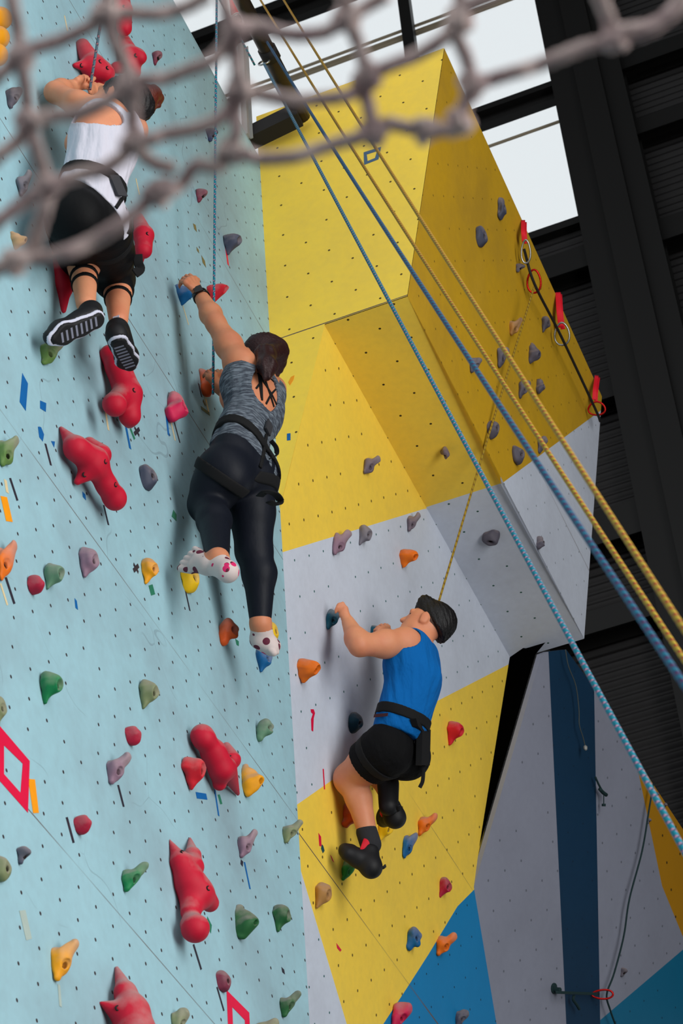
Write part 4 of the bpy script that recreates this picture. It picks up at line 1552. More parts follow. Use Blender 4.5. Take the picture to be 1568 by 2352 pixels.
def hand_prims(wrist, palm_n, chains, thumb, r=.0088):
    """palm block from wrist to knuckles; chains = four polylines (world) knuckle -> tip"""
    pr = []
    kn = [np.array(c[0]) for c in chains]
    for i, k in enumerate(kn):
        pr.append(RC(fr(wrist, k, .12), k, .017, .0125, .012))
    for i in range(3):
        pr.append(RC(kn[i], kn[i + 1], .0115, .0115, .01))
    for i, c in enumerate(chains):
        c = [np.array(q) for q in c]
        n_ = len(c) - 1
        for j in range(n_):
            r0 = r * (1.12 - .14 * j) * (.88 if i == 3 else 1)
            r1 = r * (1.12 - .14 * (j + 1)) * (.88 if i == 3 else 1)
            pr.append(RC(c[j], c[j + 1], r0, r1, .0035))
    t_ = [np.array(q) for q in thumb]
    pr.append(RC(fr(wrist, t_[0], .2), t_[0], .016, .013, .01))
    for j in range(len(t_) - 1):
        pr.append(RC(t_[j], t_[j + 1], .0115 - .0012 * j, .0103 - .0012 * j, .004))
    return pr


def arm_prims(sh, el, wr, r=(.058, .047, .043, .045, .029), k=.03):
    m_ = fr(el, wr, .3)
    return [SP(sh, r[0], .04), RC(sh, fr(sh, el, .45), r[0] * .98, r[1] * 1.06, k), RC(fr(sh, el, .45), el, r[1] * 1.06, r[2] * .93, k), RC(el, m_, r[2] * .93, r[3], k), RC(m_, wr, r[3], r[4], k)]


def leg_prims(hip, kn, an, r=(.098, .066, .060, .063, .04), calf=None, k=.022):
    m_ = fr(kn, an, .32)
    if calf is not None:
        m_ = m_ + calf * .014
    return [RC(hip, fr(hip, kn, .5), r[0], (r[0] + r[1]) / 2 * 1.04, k), RC(fr(hip, kn, .5), kn, (r[0] + r[1]) / 2 * 1.04, r[1], k), SP(kn, r[1] * .98, k), RC(kn, m_, r[2], r[3], k), RC(m_, an, r[3], r[4], k)]


def torso_prims(J, wd=1.0, bust=0.0, male=False):
    up = unit(J['neck'] - J['pel'])
    sd = J['rs'] - J['ls']
    sd = unit(sd - up * np.dot(sd, up))
    bk = np.cross(sd, up)             # toward the back when ls is the left shoulder seen from behind
    hd = unit(J['rh'] - J['lh'])
    H = np.linalg.norm(J['neck'] - J['pel'])
    wv = J['waist']
    ch = fr(J['pel'], J['neck'], .66) + bk * .012
    ax = [sd, bk, up]
    pr = [RC(J['lh'], J['rh'], .094 * wd, .094 * wd, .04),
          EL(J['pel'] + up * .03, (.146 * wd, .105 * wd, .12), ax, .05),
          EL(wv + up * .03, ((.132 if not male else .145) * wd, .098 * wd, .15), ax, .06),
          EL(ch, ((.152 if not male else .172) * wd, .112 * wd, .19), ax, .06),
          RC(fr(J['neck'], J['ls'], .75) - up * .05, fr(J['neck'], J['rs'], .75) - up * .05, .066 * wd, .066 * wd, .05),
          RC(J['neck'] - up * .015, J['ls'], .05, .05, .05), RC(J['neck'] - up * .015, J['rs'], .05, .05, .05),
          SP(J['lh'] + bk * .035 - up * .03 + sd * .012, .083 * wd, .05), SP(J['rh'] + bk * .035 - up * .03 - sd * .012, .083 * wd, .05)]
    if bust:
        for s_ in (-1, 1):
            pr.append(SP(ch - bk * .075 + sd * .07 * s_, bust, .05))
    return pr, up, sd, bk


def head_prims(c, f, u):
    f = unit(f)
    u = unit(u - f * np.dot(u, f))
    r = np.cross(f, u)
    P = lambda a, b_, d: c + r * a + f * b_ + u * d
    pr = [EL(P(0, -.012, .025), (.074, .095, .088), [r, f, u], .02), EL(P(0, .03, -.035), (.058, .064, .08), [r, f, u], .03),
          RC(P(-.04, .02, -.075), P(0, .072, -.098), .02, .02, .03), RC(P(.04, .02, -.075), P(0, .072, -.098), .02, .02, .03),      # jaw
          RC(P(0, .088, .005), P(0, .108, -.03), .008, .012, .012), SP(P(.012, .095, -.034), .008, .008), SP(P(-.012, .095, -.034), .008, .008),   # nose
          RC(P(-.035, .078, .018), P(.035, .078, .018), .012, .012, .014),                                                         # brow
          RC(P(-.018, .088, -.062), P(.018, .088, -.062), .007, .007, .006)]                                                       # lips
    for s_ in (-1, 1):
        pr.append(EL(P(.076 * s_, -.006, -.012), (.009, .019, .032), [r, unit(f - r * s_ * .5), unit(u - f * .2)], .006))
        pr.append(SP(P(.074 * s_, .002, -.038), .009, .006))
    return pr, P, r, f, u


class Person:
    def __init__(self, label, base):
        self.label = label
        self.loc = base

    def body(self, prims, mat, cell=.006, ops=()):
        V, Fq = sdf_mesh(prims, cell, 0, ops)
        self.o = mesh_np('person', V, Fq, mat, None, origin=self.loc)
        tag(self.o, self.label, 'person')
        self.tree = BVHTree.FromPolygons([tuple(p) for p in V], [tuple(q) for q in Fq])
        return self.o

    def wear(self, name, prims, mat, off, ops=(), cell=.006, parent=None, label=None):
        V, Fq = sdf_mesh(prims, cell, off, ops)
        if name in ('hair', 'ponytail'):      # locks
            c_ = V.mean(0)
            d_ = V - c_
            an_ = np.arctan2(d_[:, 0] + .3 * d_[:, 2], d_[:, 1])
            V = c_ + d_ * (1 + .014 * np.sin(an_ * 41 + d_[:, 2] * 30) + .016 * np.sin(an_ * 23 - d_[:, 2] * 45))[:, None]
        if name == 'tank_top':                # hanging folds
            c_ = V.mean(0)
            d_ = V - c_
            an_ = np.arctan2(d_[:, 1], d_[:, 0])
            amp_ = .022 * np.clip((.25 - d_[:, 2]) * 3, .15, 1)
            d2 = d_ * [1, 1, 0]
            V = V + d2 * (amp_ * (np.sin(an_ * 13 + d_[:, 2] * 7) * .6 + np.sin(an_ * 23 - d_[:, 2] * 11) * .4))[:, None]
        o = part(name, V, Fq, mat, parent or self.o)
        if label:
            o['label'] = label
        return o

    def on(self, x, y, lift=.0, tree=None):
        """point on the figure's surface under the pixel"""
        org = np.array([0, 0, CAMZ])
        p = np.array([ray(x, y)[0], -ray(x, y)[1], ray(x, y)[2]])
        h, n_, _, _ = (tree or self.tree).ray_cast(Vector(org), Vector(unit(p)))
        if h is None:
            return None, None
        return np.array(h) + np.array(n_) * lift, np.array(n_)

    def strap(self, mbx, pix, half, lift=.006, thick=.0025, tree=None):
        P, N = [], []
        for x, y in pix:
            p, n_ = self.on(x, y, lift, tree)
            if p is not None:
                P.append(p)
                N.append(n_)
        if len(P) > 1:
            P2, N2 = catmull(P, 5), catmull(N, 5)
            mbx.tube(P2, .01, flat=(half, thick), nrm=N2, seg=12)


def foot_prims(an, heel, toe, up_hint, lat, toes=False, r=.036):
    """ankle, heel and toe tip (world). lat = sideways axis"""
    fw = unit(toe - heel)
    lat = unit(lat - fw * np.dot(lat, fw))
    ball = fr(heel, toe, .72)
    pr = [RC(an, fr(an, heel, .8), .035, .032, .03), RC(an, fr(heel, toe, .5), .032, .026, .03), SP(heel, r * .95, .02), RC(heel, fr(heel, toe, .45), r * .95, r * .8, .02),
          RC(fr(heel, toe, .45), ball + lat * .018, r * .85, .027, .02), RC(fr(heel, toe, .45), ball - lat * .018, r * .8, .025, .02)]
    if toes:
        for i in range(5):
            s_ = (i - 2) * .0195
            st = ball + lat * s_
            en = toe + lat * s_ * 1.15 - fw * (.007 * abs(i - 1.2))
            pr.append(RC(st, en, .0108 if i < 4 else .0095, .0098 if i > 0 else .0115, .003))
    else:
        pr.append(RC(ball + lat * .014, toe + lat * .006 - fw * .02, .027, .022, .02))
        pr.append(RC(ball - lat * .016, toe - lat * .012 - fw * .03, .025, .02, .02))
    return pr


BW, LWp = BLUE.w, LOW.w
# ================================================================= climber in grey (middle, pale blue wall)
J = dict(pel=BW(541, 1072, .25), lh=BW(510, 1086, .216), rh=BW(574, 1092, .271), waist=BW(557, 1010, .28), neck=BW(597, 868, .324),
         ls=BW(550, 835, .298), rs=BW(624, 895, .315), el=BW(495, 742, .209), wr=BW(459, 676, .136), head=BW(593, 826, .30),
         lk=BW(477, 1158, .13), la=BW(500, 1285, .24), rk=BW(583, 1265, .222), ra=BW(598, 1432, .19))
p2 = Person('person in grey tank top and dark leggings reaching up, black watch on the wrist', J['pel'])
tor, up, sd, bk = torso_prims(J, .93, .05)
aL = arm_prims(J['ls'], J['el'], J['wr'], (.058, .052, .042, .044, .029))
relb, rwr = BW(562, 925, .13), BW(503, 890, .115)
aR = arm_prims(J['rs'], relb, rwr, (.05, .046, .042, .043, .029))
legL = leg_prims(J['lh'], J['lk'], J['la'], (.098, .068, .06, .056, .036), calf=bk)
legR = leg_prims(J['rh'], J['rk'], J['ra'], (.096, .064, .055, .057, .034), calf=bk)
hL = hand_prims(J['wr'], None, [
    [BW(447, 640, .125), BW(436, 632, .10), BW(424, 640, .072), BW(421, 650, .06)],
    [BW(439, 641, .118), BW(428, 634, .092), BW(418, 643, .068), BW(416, 653, .058)],
    [BW(432, 644, .112), BW(421, 639, .085), BW(414, 648, .064), BW(413, 657, .056)],
    [BW(426, 649, .105), BW(417, 646, .08), BW(412, 654, .062), BW(412, 661, .055)]],
    [BW(452, 652, .125), BW(454, 643, .11), BW(450, 640, .09)])
hR = hand_prims(rwr, None, [
    [BW(503, 862, .11), BW(500, 852, .09), BW(496, 853, .07), BW(494, 858, .06)],
    [BW(491, 860, .105), BW(487, 849, .085), BW(482, 851, .068), BW(479, 858, .06)],
    [BW(484, 863, .1), BW(478, 853, .082), BW(473, 856, .066), BW(471, 862, .06)],
    [BW(478, 867, .096), BW(472, 859, .08), BW(468, 862, .066), BW(466, 867, .06)]],
    [BW(508, 866, .1), BW(510, 858, .09), BW(508, 852, .08)])
hf = unit(np.array([.1, .95, .45]))
hu = unit(np.array([.0, -.4, .9]))
hp, HP, hr, hf, hu = head_prims(J['head'], hf, hu)
nk = [RC(J['neck'] - up * .02, J['head'] - hu * .05 - hf * .01, .052, .05, .03)]
lheel, ltoe = BW(523, 1313, .285), BW(426, 1282, .1)
latL = unit(np.array([0, 0.1, 1.]))
lheelL = lheel
fL = foot_prims(J['la'], lheel, ltoe, None, latL, True, .034)
rheel, rtoe = BW(597, 1468, .165), BW(637, 1494, .215)
rheelR = rheel
fR = foot_prims(J['ra'], rheel, rtoe, None, unit(np.array([.2, .3, 1.])), True, .033)
p2.body(tor + aL + aR + legL + legR + hL + hR + hp + nk + fL + fR, M_skin2)
p2.wear('toe_shoe', [RC(fr(J['la'], lheelL, .45), lheelL, .034, .032, .02), fL[1]] + fL[2:], M_toe, .003, cell=.004, label='toe shoe, white with maroon pads, toes on the yellow hold')
p2.wear('toe_shoe', [RC(fr(J['ra'], rheelR, .4), rheelR, .034, .032, .02), fR[1]] + fR[2:], M_toe, .003, cell=.004, label='toe shoe, white with maroon pads, on the blue hold')
pelv = [tor[0], tor[1], tor[7], tor[8]]
p2.wear('leggings', pelv + legL[:-1] + [RC(legL[-1][1], fr(legL[-1][1], legL[-1][2], .97), legL[-1][3], .036, .03)] + legR[:-1] + [RC(legR[-1][1], fr(legR[-1][1], legR[-1][2], .95), legR[-1][3], .034, .03)], M_legg, .009,
        [('cut', J['waist'] - up * .07, up)])
tk = [tor[2], tor[3], tor[4], tor[1], tor[7], tor[8]] + [RC(fr(J['neck'], J['ls'], .55) - up * .02, fr(J['neck'], J['ls'], .75) - up * .12, .05, .07, .05), RC(J['rs'], J['rs'] - up * .14 - sd * .02, .05, .06, .04)]
backc = p2.on(612, 893)[0]
tankV = p2.wear('tank_top', tk, M_heather, .012,
        [('cut', J['pel'] + up * .01, -(up + sd * .16)), ('sub', [EL(backc, (.07, .09, .11), [unit(sd + up * .3), bk, unit(up - sd * .3)]), RC(backc, backc + up * .12 - sd * .03, .05, .06), SP(J['neck'] + up * .035, .085), RC(J['ls'] + up * .02 - sd * .03, J['ls'] + up * .0 + bk * .1 - sd * .03, .06, .06)])])
sm = MB()
for pix in (((591, 858), (606, 880), (622, 905), (634, 930)), ((597, 855), (600, 890), (601, 920)), ((604, 858), (612, 885), (622, 915), (628, 935)), ((588, 893), (604, 870), (610, 858)), ((610, 928), (622, 906), (636, 890)), ((603, 856), (622, 872), (637, 888)), ((593, 862), (597, 890), (600, 915))):
    p2.strap(sm, pix, .0042, .003, .002)
if sm.n:
    sm.build('straps', M_belt, p2.o, smooth=True)
p2.wear('hair', [EL(HP(0, -.02, .03), (.09, .098, .088), [hr, hf, hu], .02), EL(HP(0, -.055, -.02), (.08, .055, .07), [hr, hf, hu], .03), RC(HP(.0, -.09, .05), BW(608, 815, .40), .03, .034, .03), RC(BW(608, 815, .40), BW(613, 842, .42), .036, .034, .03), RC(BW(613, 842, .42), BW(612, 868, .42), .034, .012, .03)], M_hairr, .004,
        [('cut', HP(0, .082, 0), hf + hu * -.25)])
wd_ = unit(J['wr'] - J['el'])
p2.wear('watch', aL[-1:], M_watch, .006, [('slab', fr(J['el'], J['wr'], .93), wd_, .016)], .003)
wp, wn = p2.on(456, 668)
if wp is not None:
    m = MB()
    wl = unit(np.cross(wn, wd_))
    m.box(wp + wn * .008, wl * .018, unit(np.cross(wl, wn)) * .02, wn * .005)
    wt_ = [q for q in p2.o.children if q.name.startswith('watch')][0]
    m.build('watch_face', M_watch, wt_)
harn = p2.wear('harness', tor, M_belt, .019, [('slab', J['waist'] - up * .05, unit(up + sd * .16 + bk * .15), .021)], .005)
lt = unit(J['lk'] - J['lh'])
rt = unit(J['rk'] - J['rh'])
p2.wear('leg_loop', legL[:2] + pelv, M_belt, .012, [('slab', fr(J['lh'], J['lk'], .1) - up * .01, unit(lt + bk * -.25), .022), ('cut', fr(J['lh'], J['rh'], .62), sd)], .005, harn)
p2.wear('leg_loop', legR[:2] + pelv, M_belt, .012, [('slab', fr(J['rh'], J['rk'], .17), rt, .022), ('cut', fr(J['lh'], J['rh'], .45), -sd)], .005, harn)
m = MB()
gp, gn = p2.on(606, 985, .022)
if gp is not None:
    g2_ = BW(606, 985, .42)
    m.box(gp, unit(sd) * .022, up * .032, bk * .004)
m.build('padded_tab', M_beltg, harn)
for pix in (((604, 1000), (600, 1040), (592, 1075)), ((622, 1010), (634, 1030), (636, 1050)), ((610, 1008), (628, 1030))):
    m = MB()
    p2.strap(m, pix, .008, .016)
    if m.n:
        m.build('webbing_strap', M_belt, harn, smooth=True)
m = MB()
P = catmull([BW(596, 1140, .40), BW(610, 1130, .44), BW(632, 1135, .45), BW(643, 1150, .44), BW(636, 1160, .44), BW(618, 1152, .43)], 6)
m.tube(P, .01, flat=(.016, .0025), nrm=camdir(P[0]) * .3 + np.array([0, 0, 1.]), seg=12)
m.build('strap_loop', M_belt, harn, smooth=True)
m = MB()
P = catmull([BW(622, 1012, .42), BW(634, 1028, .43), BW(634, 1044, .42), BW(622, 1052, .41)], 6)
m.tube(P, .01, flat=(.01, .0025), nrm=np.array([0, 0, 1.]), seg=12)
m.build('webbing_tail', M_belt, harn, smooth=True)

# ================================================================= climber in white (top left)
J = dict(pel=BW(199, 486, .25), lh=BW(170, 500, .226), rh=BW(234, 520, .268), waist=BW(217, 414, .285), neck=BW(250, 258, .32), ls=BW(222, 262, .262), rs=BW(300, 300, .336),
         el=BW(127, 212, .07), wr=BW(172, 198, .075), head=BW(270, 236, .32), lk=BW(182, 588, .09), la=BW(197, 698, .15), rk=BW(262, 640, .13), ra=BW(272, 735, .19))
p1 = Person('person in white tank top and black leggings behind the net', J['pel'])
tor, up, sd, bk = torso_prims(J, .84, .045)
aL = arm_prims(J['ls'], J['el'], J['wr'], (.052, .046, .042, .042, .028))
relb, rwr = BW(282, 240, .12), BW(226, 206, .10)
aR = arm_prims(J['rs'], relb, rwr, (.058, .05, .043, .045, .029))
legL = leg_prims(J['lh'], J['lk'], J['la'], (.1, .07, .058, .053, .036), calf=bk)
legR = leg_prims(J['rh'], J['rk'], J['ra'], (.1, .068, .056, .054, .036), calf=bk)
hL = hand_prims(J['wr'], None, [
    [BW(196, 190, .11), BW(203, 186, .12), BW(208, 192, .13), BW(206, 198, .135)],
    [BW(190, 186, .112), BW(199, 179, .12), BW(207, 184, .132), BW(207, 191, .138)],
    [BW(184, 183, .112), BW(192, 175, .12), BW(200, 177, .13), BW(203, 183, .138)],
    [BW(178, 184, .11), BW(183, 176, .115), BW(190, 175, .125), BW(194, 180, .13)]],
    [BW(196, 199, .115), BW(206, 190, .125), BW(216, 180, .13)])
hR = hand_prims(rwr, None, [
    [BW(216, 200, .11), BW(210, 198, .12), BW(206, 203, .125), BW(209, 207, .12)],
    [BW(217, 205, .11), BW(211, 203, .12), BW(206, 208, .125), BW(209, 212, .12)],
    [BW(218, 210, .11), BW(212, 208, .12), BW(207, 213, .125), BW(210, 217, .12)],
    [BW(219, 215, .108), BW(213, 213, .115), BW(209, 217, .12), BW(211, 220, .118)]],
    [BW(222, 200, .105), BW(217, 194, .11), BW(212, 192, .115)])
hp, HP, hr, hf, hu = head_prims(J['head'], np.array([-.25, .8, .5]), np.array([.1, -.5, .8]))
nk = [RC(J['neck'] - up * .02, J['head'] - hu * .05 - hf * .01, .05, .05, .03)]
w1back = None
p1.body(tor + aL + aR + legL + legR + hL + hR + hp + nk, M_skin)
tk = [tor[2], tor[3], tor[4], tor[1], tor[0], tor[7], tor[8], RC(fr(J['neck'], J['rs'], .5), fr(J['neck'], J['rs'], .7) - up * .1, .052, .07, .05), RC(fr(J['neck'], J['ls'], .5), fr(J['neck'], J['ls'], .6) - up * .1, .045, .07, .05)]
p1.wear('tank_top', tk, M_white, .015, [('cut', J['pel'] - up * .005, -(up + sd * .4)), ('sub', [EL(p1.on(222, 258)[0], (.105, .10, .085), [sd, bk, up]), SP(J['neck'] + up * .06, .085), SP(J['ls'] + up * .03 - sd * .03, .085), SP(J['rs'] + up * .01 + sd * .02, .07)])])
cal = fr(J['lk'], J['la'], .3)
pelv = [tor[0], tor[1], tor[7], tor[8]]
ll = unit(J['la'] - J['lk'])
rl = unit(J['ra'] - J['rk'])
lg = p1.wear('leggings', pelv + legL[:3] + legR[:3] + [RC(legL[3][1], fr(legL[3][1], legL[3][2], .4), legL[3][3], legL[3][3], .03), RC(legR[3][1], legR[3][2], legR[3][3], legR[3][4], .03)], M_legb, .009, [('cut', J['waist'] + up * .05, up)])
for (a, b_, q, ts) in ((J['lk'], J['la'], legL, (.5, .64)), (J['rk'], J['ra'], legR, (.54,))):
    for t_ in ts:
        p1.wear('calf_strap', q[3:], M_legb, .005, [('slab', fr(a, b_, t_), unit(b_ - a), .009)], .004, lg)
p1.wear('hair', [EL(HP(0, -.02, .028), (.09, .098, .088), [hr, hf, hu], .02), EL(HP(0, -.05, -.03), (.078, .05, .06), [hr, hf, hu], .03), SP(HP(.01, -.09, .02), .05, .03)], M_hairb, .004, [('cut', HP(0, .06, 0), hf + hu * -.35)])
pt = [BW(318, 232, .36), BW(336, 222, .38), BW(350, 216, .39), BW(362, 226, .39), BW(362, 240, .39), BW(354, 250, .38)]
p1.wear('ponytail', [RC(HP(.02, -.1, .02), pt[0], .035, .03, .03), RC(pt[0], pt[1], .03, .042, .03), RC(pt[1], pt[2], .042, .036, .02), RC(pt[2], pt[3], .034, .024, .01), RC(pt[3], pt[4], .022, .014, .01), RC(pt[4], pt[5], .012, .005, .01),
        RC(pt[1], BW(338, 248, .38), .04, .03, .02), RC(BW(338, 248, .38), BW(322, 270, .37), .026, .005, .02), RC(BW(345, 240, .38), BW(352, 255, .38), .025, .006, .02)], M_haira, 0, cell=.005, label='auburn ponytail flicking to the right')
harn = p1.wear('harness', tor, M_belt, .02, [('slab', J['waist'] - up * .02, unit(up - sd * .12 + bk * .2), .022)], .005)
lt, rt = unit(J['lk'] - J['lh']), unit(J['rk'] - J['rh'])
p1.wear('leg_loop', legL[:2] + pelv, M_belt, .012, [('slab', fr(J['lh'], J['lk'], .2), lt, .022), ('cut', fr(J['lh'], J['rh'], .55), sd)], .006, harn)
p1.wear('leg_loop', legR[:2] + pelv, M_belt, .012, [('slab', fr(J['rh'], J['rk'], .2), rt, .022), ('cut', fr(J['lh'], J['rh'], .45), -sd)], .006, harn)
m = MB()
gp, gn = p1.on(258, 432, .026)
if gp is not None:
    m.box(gp, unit(sd * .8 + up * .6) * .024, unit(up * .8 - sd * .6) * .045, gn * .004)
m.build('padded_tab', M_beltg, harn)
for pix in (((266, 412), (276, 430), (283, 455)), ((272, 420), (276, 445), (268, 470), (260, 482)), ((270, 405), (284, 425), (300, 445), (302, 465))):
    m = MB()
    p1.strap(m, pix, .007, .018)
    if m.n:
        m.build('webbing_strap', M_belt, harn, smooth=True)
m = MB()
P = catmull([BW(305, 600, .30), BW(318, 615, .31), BW(322, 618, .31)], 5)
P = catmull([BW(316, 585, .30), BW(318, 605, .30), BW(322, 618, .31), BW(310, 628, .31)], 5)
m.tube(P, .01, flat=(.018, .003), nrm=camdir(P[0]), seg=12)
m.build('webbing_tail', M_belt, harn, smooth=True)


def sneaker(per, an, heel, toe, solen, lab):
    """trainer: black upper, white midsole band, black sole with pale slits. solen = direction the sole faces"""
    fw = unit(toe - heel)
    sn = unit(solen - fw * np.dot(solen, fw))
    lt_ = np.cross(fw, sn)
    L_ = np.linalg.norm(toe - heel)
    q = lambda a, b_, c_: heel + fw * a * L_ + lt_ * b_ + sn * c_
    last = [RC(q(.08, 0, 0), q(.38, 0, 0), .034, .03, .03), RC(q(.38, 0, 0), q(.72, .006, 0), .03, .039, .03), RC(q(.72, .006, 0), q(.92, .006, 0), .039, .026, .02)]
    upper = last + [RC(q(.08, 0, -.02), fr(heel, an, .45), .033, .035, .03), RC(q(.3, 0, -.012), fr(heel, an, .4) + fw * .02, .031, .034, .03), RC(q(.3, 0, -.022), q(.7, 0, -.01), .031, .027, .03)]
    up_o = per.wear('sneaker', upper, M_rub, .003, [('cut', q(0, 0, .012), sn)], .005, label=lab)
    per.wear('midsole', last, M_mid, .006, [('slab', q(0, 0, .0165), sn, .0055)], .004, up_o, label='white midsole')
    so = per.wear('outsole', last, M_sole, .005, [('slab', q(0, 0, .0265), sn, .005)], .004, up_o)
    mm = MB()
    for k_ in range(8):
        a_ = .14 + .095 * k_
        w_ = .026 + .008 * math.sin(a_ * 3)
        mm.box(q(a_, .004, .0315), lt_ * w_ * .62, fw * .0042, sn * .0012)
    mm.build('tread', plain('tread_grey', (128, 130, 146), .7), up_o)
    lm = MB()
    for k_ in range(4):
        a_ = .36 + .09 * k_
        lm.tube([q(a_, -.022, -.03 + .004 * k_), q(a_ + .03, 0, -.052 + .006 * k_), q(a_, .022, -.03 + .004 * k_)], .003, seg=6)
    lm.build('laces', M_rub, up_o)
    cm = MB()
    cm.box(fr(heel, an, 1.0) - fw * .03, fw * .004, lt_ * .012, unit(an - heel) * .02)
    cm.build('heel_tab', M_mid, up_o)


lheel, ltoe = BW(224, 728, .215), BW(108, 782, .065)
sneaker(p1, J['la'], lheel, ltoe, unit(camdir(lheel) * .65 + np.array([.1, 0, -.8])), 'left black sneaker, toe on the green hold')
rheel, rtoe = BW(266, 770, .21), BW(304, 838, .17)
sneaker(p1, J['ra'], rheel, rtoe, unit(camdir(rheel) * .8 + np.array([-.2, 0, -.5])), 'right black sneaker with its slotted sole in view')

# ================================================================= climber in blue (lower middle)
J = dict(pel=LWp(905, 1712, .30), lh=LWp(883, 1722, .29), rh=LWp(930, 1733, .315), waist=LWp(920, 1650, .337), neck=LWp(960, 1480, .38), ls=LWp(930, 1476, .36), rs=LWp(973, 1525, .36),
         el=LWp(825, 1483, .235), wr=LWp(800, 1430, .135), head=LWp(976, 1434, .385), lk=LWp(803, 1788, .08), la=LWp(848, 1930, .175), rk=LWp(862, 1765, .05), ra=LWp(893, 1830, .22))
p3 = Person('person in bright blue tank top and black shorts climbing the leaning white and yellow wall', J['pel'])
tor, up, sd, bk = torso_prims(J, .86, 0, True)
aL = arm_prims(J['ls'], J['el'], J['wr'], (.066, .06, .05, .05, .032))
rel_, rwr = LWp(905, 1505, .16), LWp(893, 1462, .14)
aR = arm_prims(J['rs'], rel_, rwr, (.062, .054, .047, .047, .03))
legL = leg_prims(J['lh'], J['lk'], J['la'], (.1, .074, .064, .06, .04), calf=bk)
legR = leg_prims(J['rh'], J['rk'], J['ra'], (.1, .07, .06, .06, .04), calf=bk)
hL = hand_prims(J['wr'], None, [
    [LWp(793, 1398, .12), LWp(787, 1386, .11), LWp(778, 1388, .095), LWp(774, 1396, .09)],
    [LWp(790, 1402, .115), LWp(784, 1390, .105), LWp(776, 1391, .09), LWp(772, 1399, .085)],
    [LWp(787, 1407, .11), LWp(781, 1395, .1), LWp(774, 1396, .086), LWp(770, 1403, .08)],
    [LWp(785, 1412, .105), LWp(779, 1402, .095), LWp(773, 1402, .082), LWp(770, 1408, .078)]],
    [LWp(797, 1412, .11), LWp(792, 1420, .1), LWp(786, 1422, .09)])
hR = hand_prims(rwr, None, [
    [LWp(888, 1442, .125), LWp(884, 1435, .11), LWp(879, 1437, .095), LWp(877, 1443, .085)],
    [LWp(881, 1443, .12), LWp(876, 1436, .105), LWp(871, 1438, .09), LWp(869, 1444, .085)],
    [LWp(874, 1446, .115), LWp(869, 1440, .1), LWp(865, 1442, .088), LWp(863, 1448, .082)],
    [LWp(869, 1450, .11), LWp(864, 1445, .095), LWp(860, 1447, .085), LWp(859, 1452, .08)]],
    [LWp(893, 1448, .115), LWp(892, 1440, .105), LWp(889, 1436, .095)])
hp, HP, hr, hf, hu = head_prims(J['head'], np.array([-.3, .72, .5]), np.array([.15, -.55, .7]))
nk = [RC(J['neck'] - up * .02, J['head'] - hu * .045 - hf * .015, .06, .057, .03)]
p3.body(tor + aL + aR + legL + legR + hL + hR + hp + nk, M_skin)
for s_ in (-1, 1):
    V, Fq = sdf_mesh([SP(HP(.031 * s_, .072, .0), .012)], .003)
    part('eye', V, Fq, M_eye, p3.o)
tank3 = [tor[2], tor[3], tor[4], tor[1], tor[7], tor[8], RC(fr(J['neck'], J['ls'], .5), fr(J['neck'], J['ls'], .7) - up * .1, .056, .08, .05), RC(fr(J['neck'], J['rs'], .5), fr(J['neck'], J['rs'], .7) - up * .1, .056, .08, .05),
        RC(J['waist'] - up * .02 + bk * .03, J['waist'] + up * .2 + bk * .05, .085, .085, .06)]
p3.wear('tank_top', tank3, M_bluecl, .017,
        [('cut', J['pel'] + up * .02, -(up + sd * .1)), ('sub', [SP(J['neck'] + up * .05 - bk * .02, .082), SP(J['ls'] + up * .015 - sd * .03, .082), SP(J['rs'] + up * .015 + sd * .03, .08)])])
pelv = [tor[0], tor[1], tor[7], tor[8]]
lt, rt = unit(J['lk'] - J['lh']), unit(J['rk'] - J['rh'])
p3.wear('shorts', pelv + [RC(J['lh'], fr(J['lh'], J['lk'], .45), .1, .1, .04), RC(J['rh'], fr(J['rh'], J['rk'], .5), .1, .098, .04)], M_short, .013,
        [('cut', J['pel'] + up * .045, up + sd * .1), ('cut', fr(J['lh'], J['lk'], .5), unit(lt + rt * .0))])
p3.wear('hair', [EL(HP(0, -.028, .05), (.085, .105, .085), [hr, hf, hu], .02), EL(HP(0, -.075, .0), (.07, .05, .07), [hr, hf, hu], .03), RC(HP(-.05, .045, .085), HP(.05, .045, .085), .03, .03, .03)], M_hairb, .004, [('cut', HP(0, 0, .012), -hu + hf * .45)], label='black hair, long on top over short sides')
p3.wear('short_sides', hp[:1], M_fade, .0025, [('cut', HP(0, -.005, 0), hf + hu * .1)])
harn = p3.wear('harness', tank3, M_belt, .024, [('slab', J['waist'] - up * .0, unit(up + bk * .1), .024)], .005)
p3.wear('leg_loop', legL[:2] + pelv, M_belt, .02, [('slab', fr(J['lh'], J['lk'], .22), lt, .022), ('cut', fr(J['lh'], J['rh'], .55), sd)], .006, harn)
m = MB()
for (x, y, w_) in ((884, 1646, .02),):
    gp, gn = p3.on(x, y, .028)
    if gp is not None:
        tx = unit(np.cross(up, gn))
        m.box(gp, tx * .045, up * .008, gn * .001)
m.build('belt_logo', plain('label_dark_red', (64, 20, 24), .7), harn)
# long flat pad hanging from the belt behind the hip
pd = [(955, 1650), (968, 1653), (989, 1677), (987, 1758), (968, 1757), (970, 1680), (960, 1668)]
m = MB()
P = np.array([LWp(x, y, .46) for x, y in pd])
m.prism(P, LOW.Wn * -.03 + np.array([0.0, 0, 0]))
m.build('hanging_pad', M_belt, harn)
m = MB()
P = catmull([LWp(972, 1756, .44), LWp(972, 1775, .44), LWp(970, 1795, .44), LWp(964, 1808, .445)], 5)
m.tube(P, .01, flat=(.009, .003), nrm=camdir(P[0]), seg=12)
m.build('webbing_tail', M_belt, harn, smooth=True)
m = MB()
p3.strap(m, ((945, 1650), (952, 1665), (950, 1690), (944, 1708)), .011, .02)
if m.n:
    m.build('riser_strap', M_belt, harn, smooth=True)


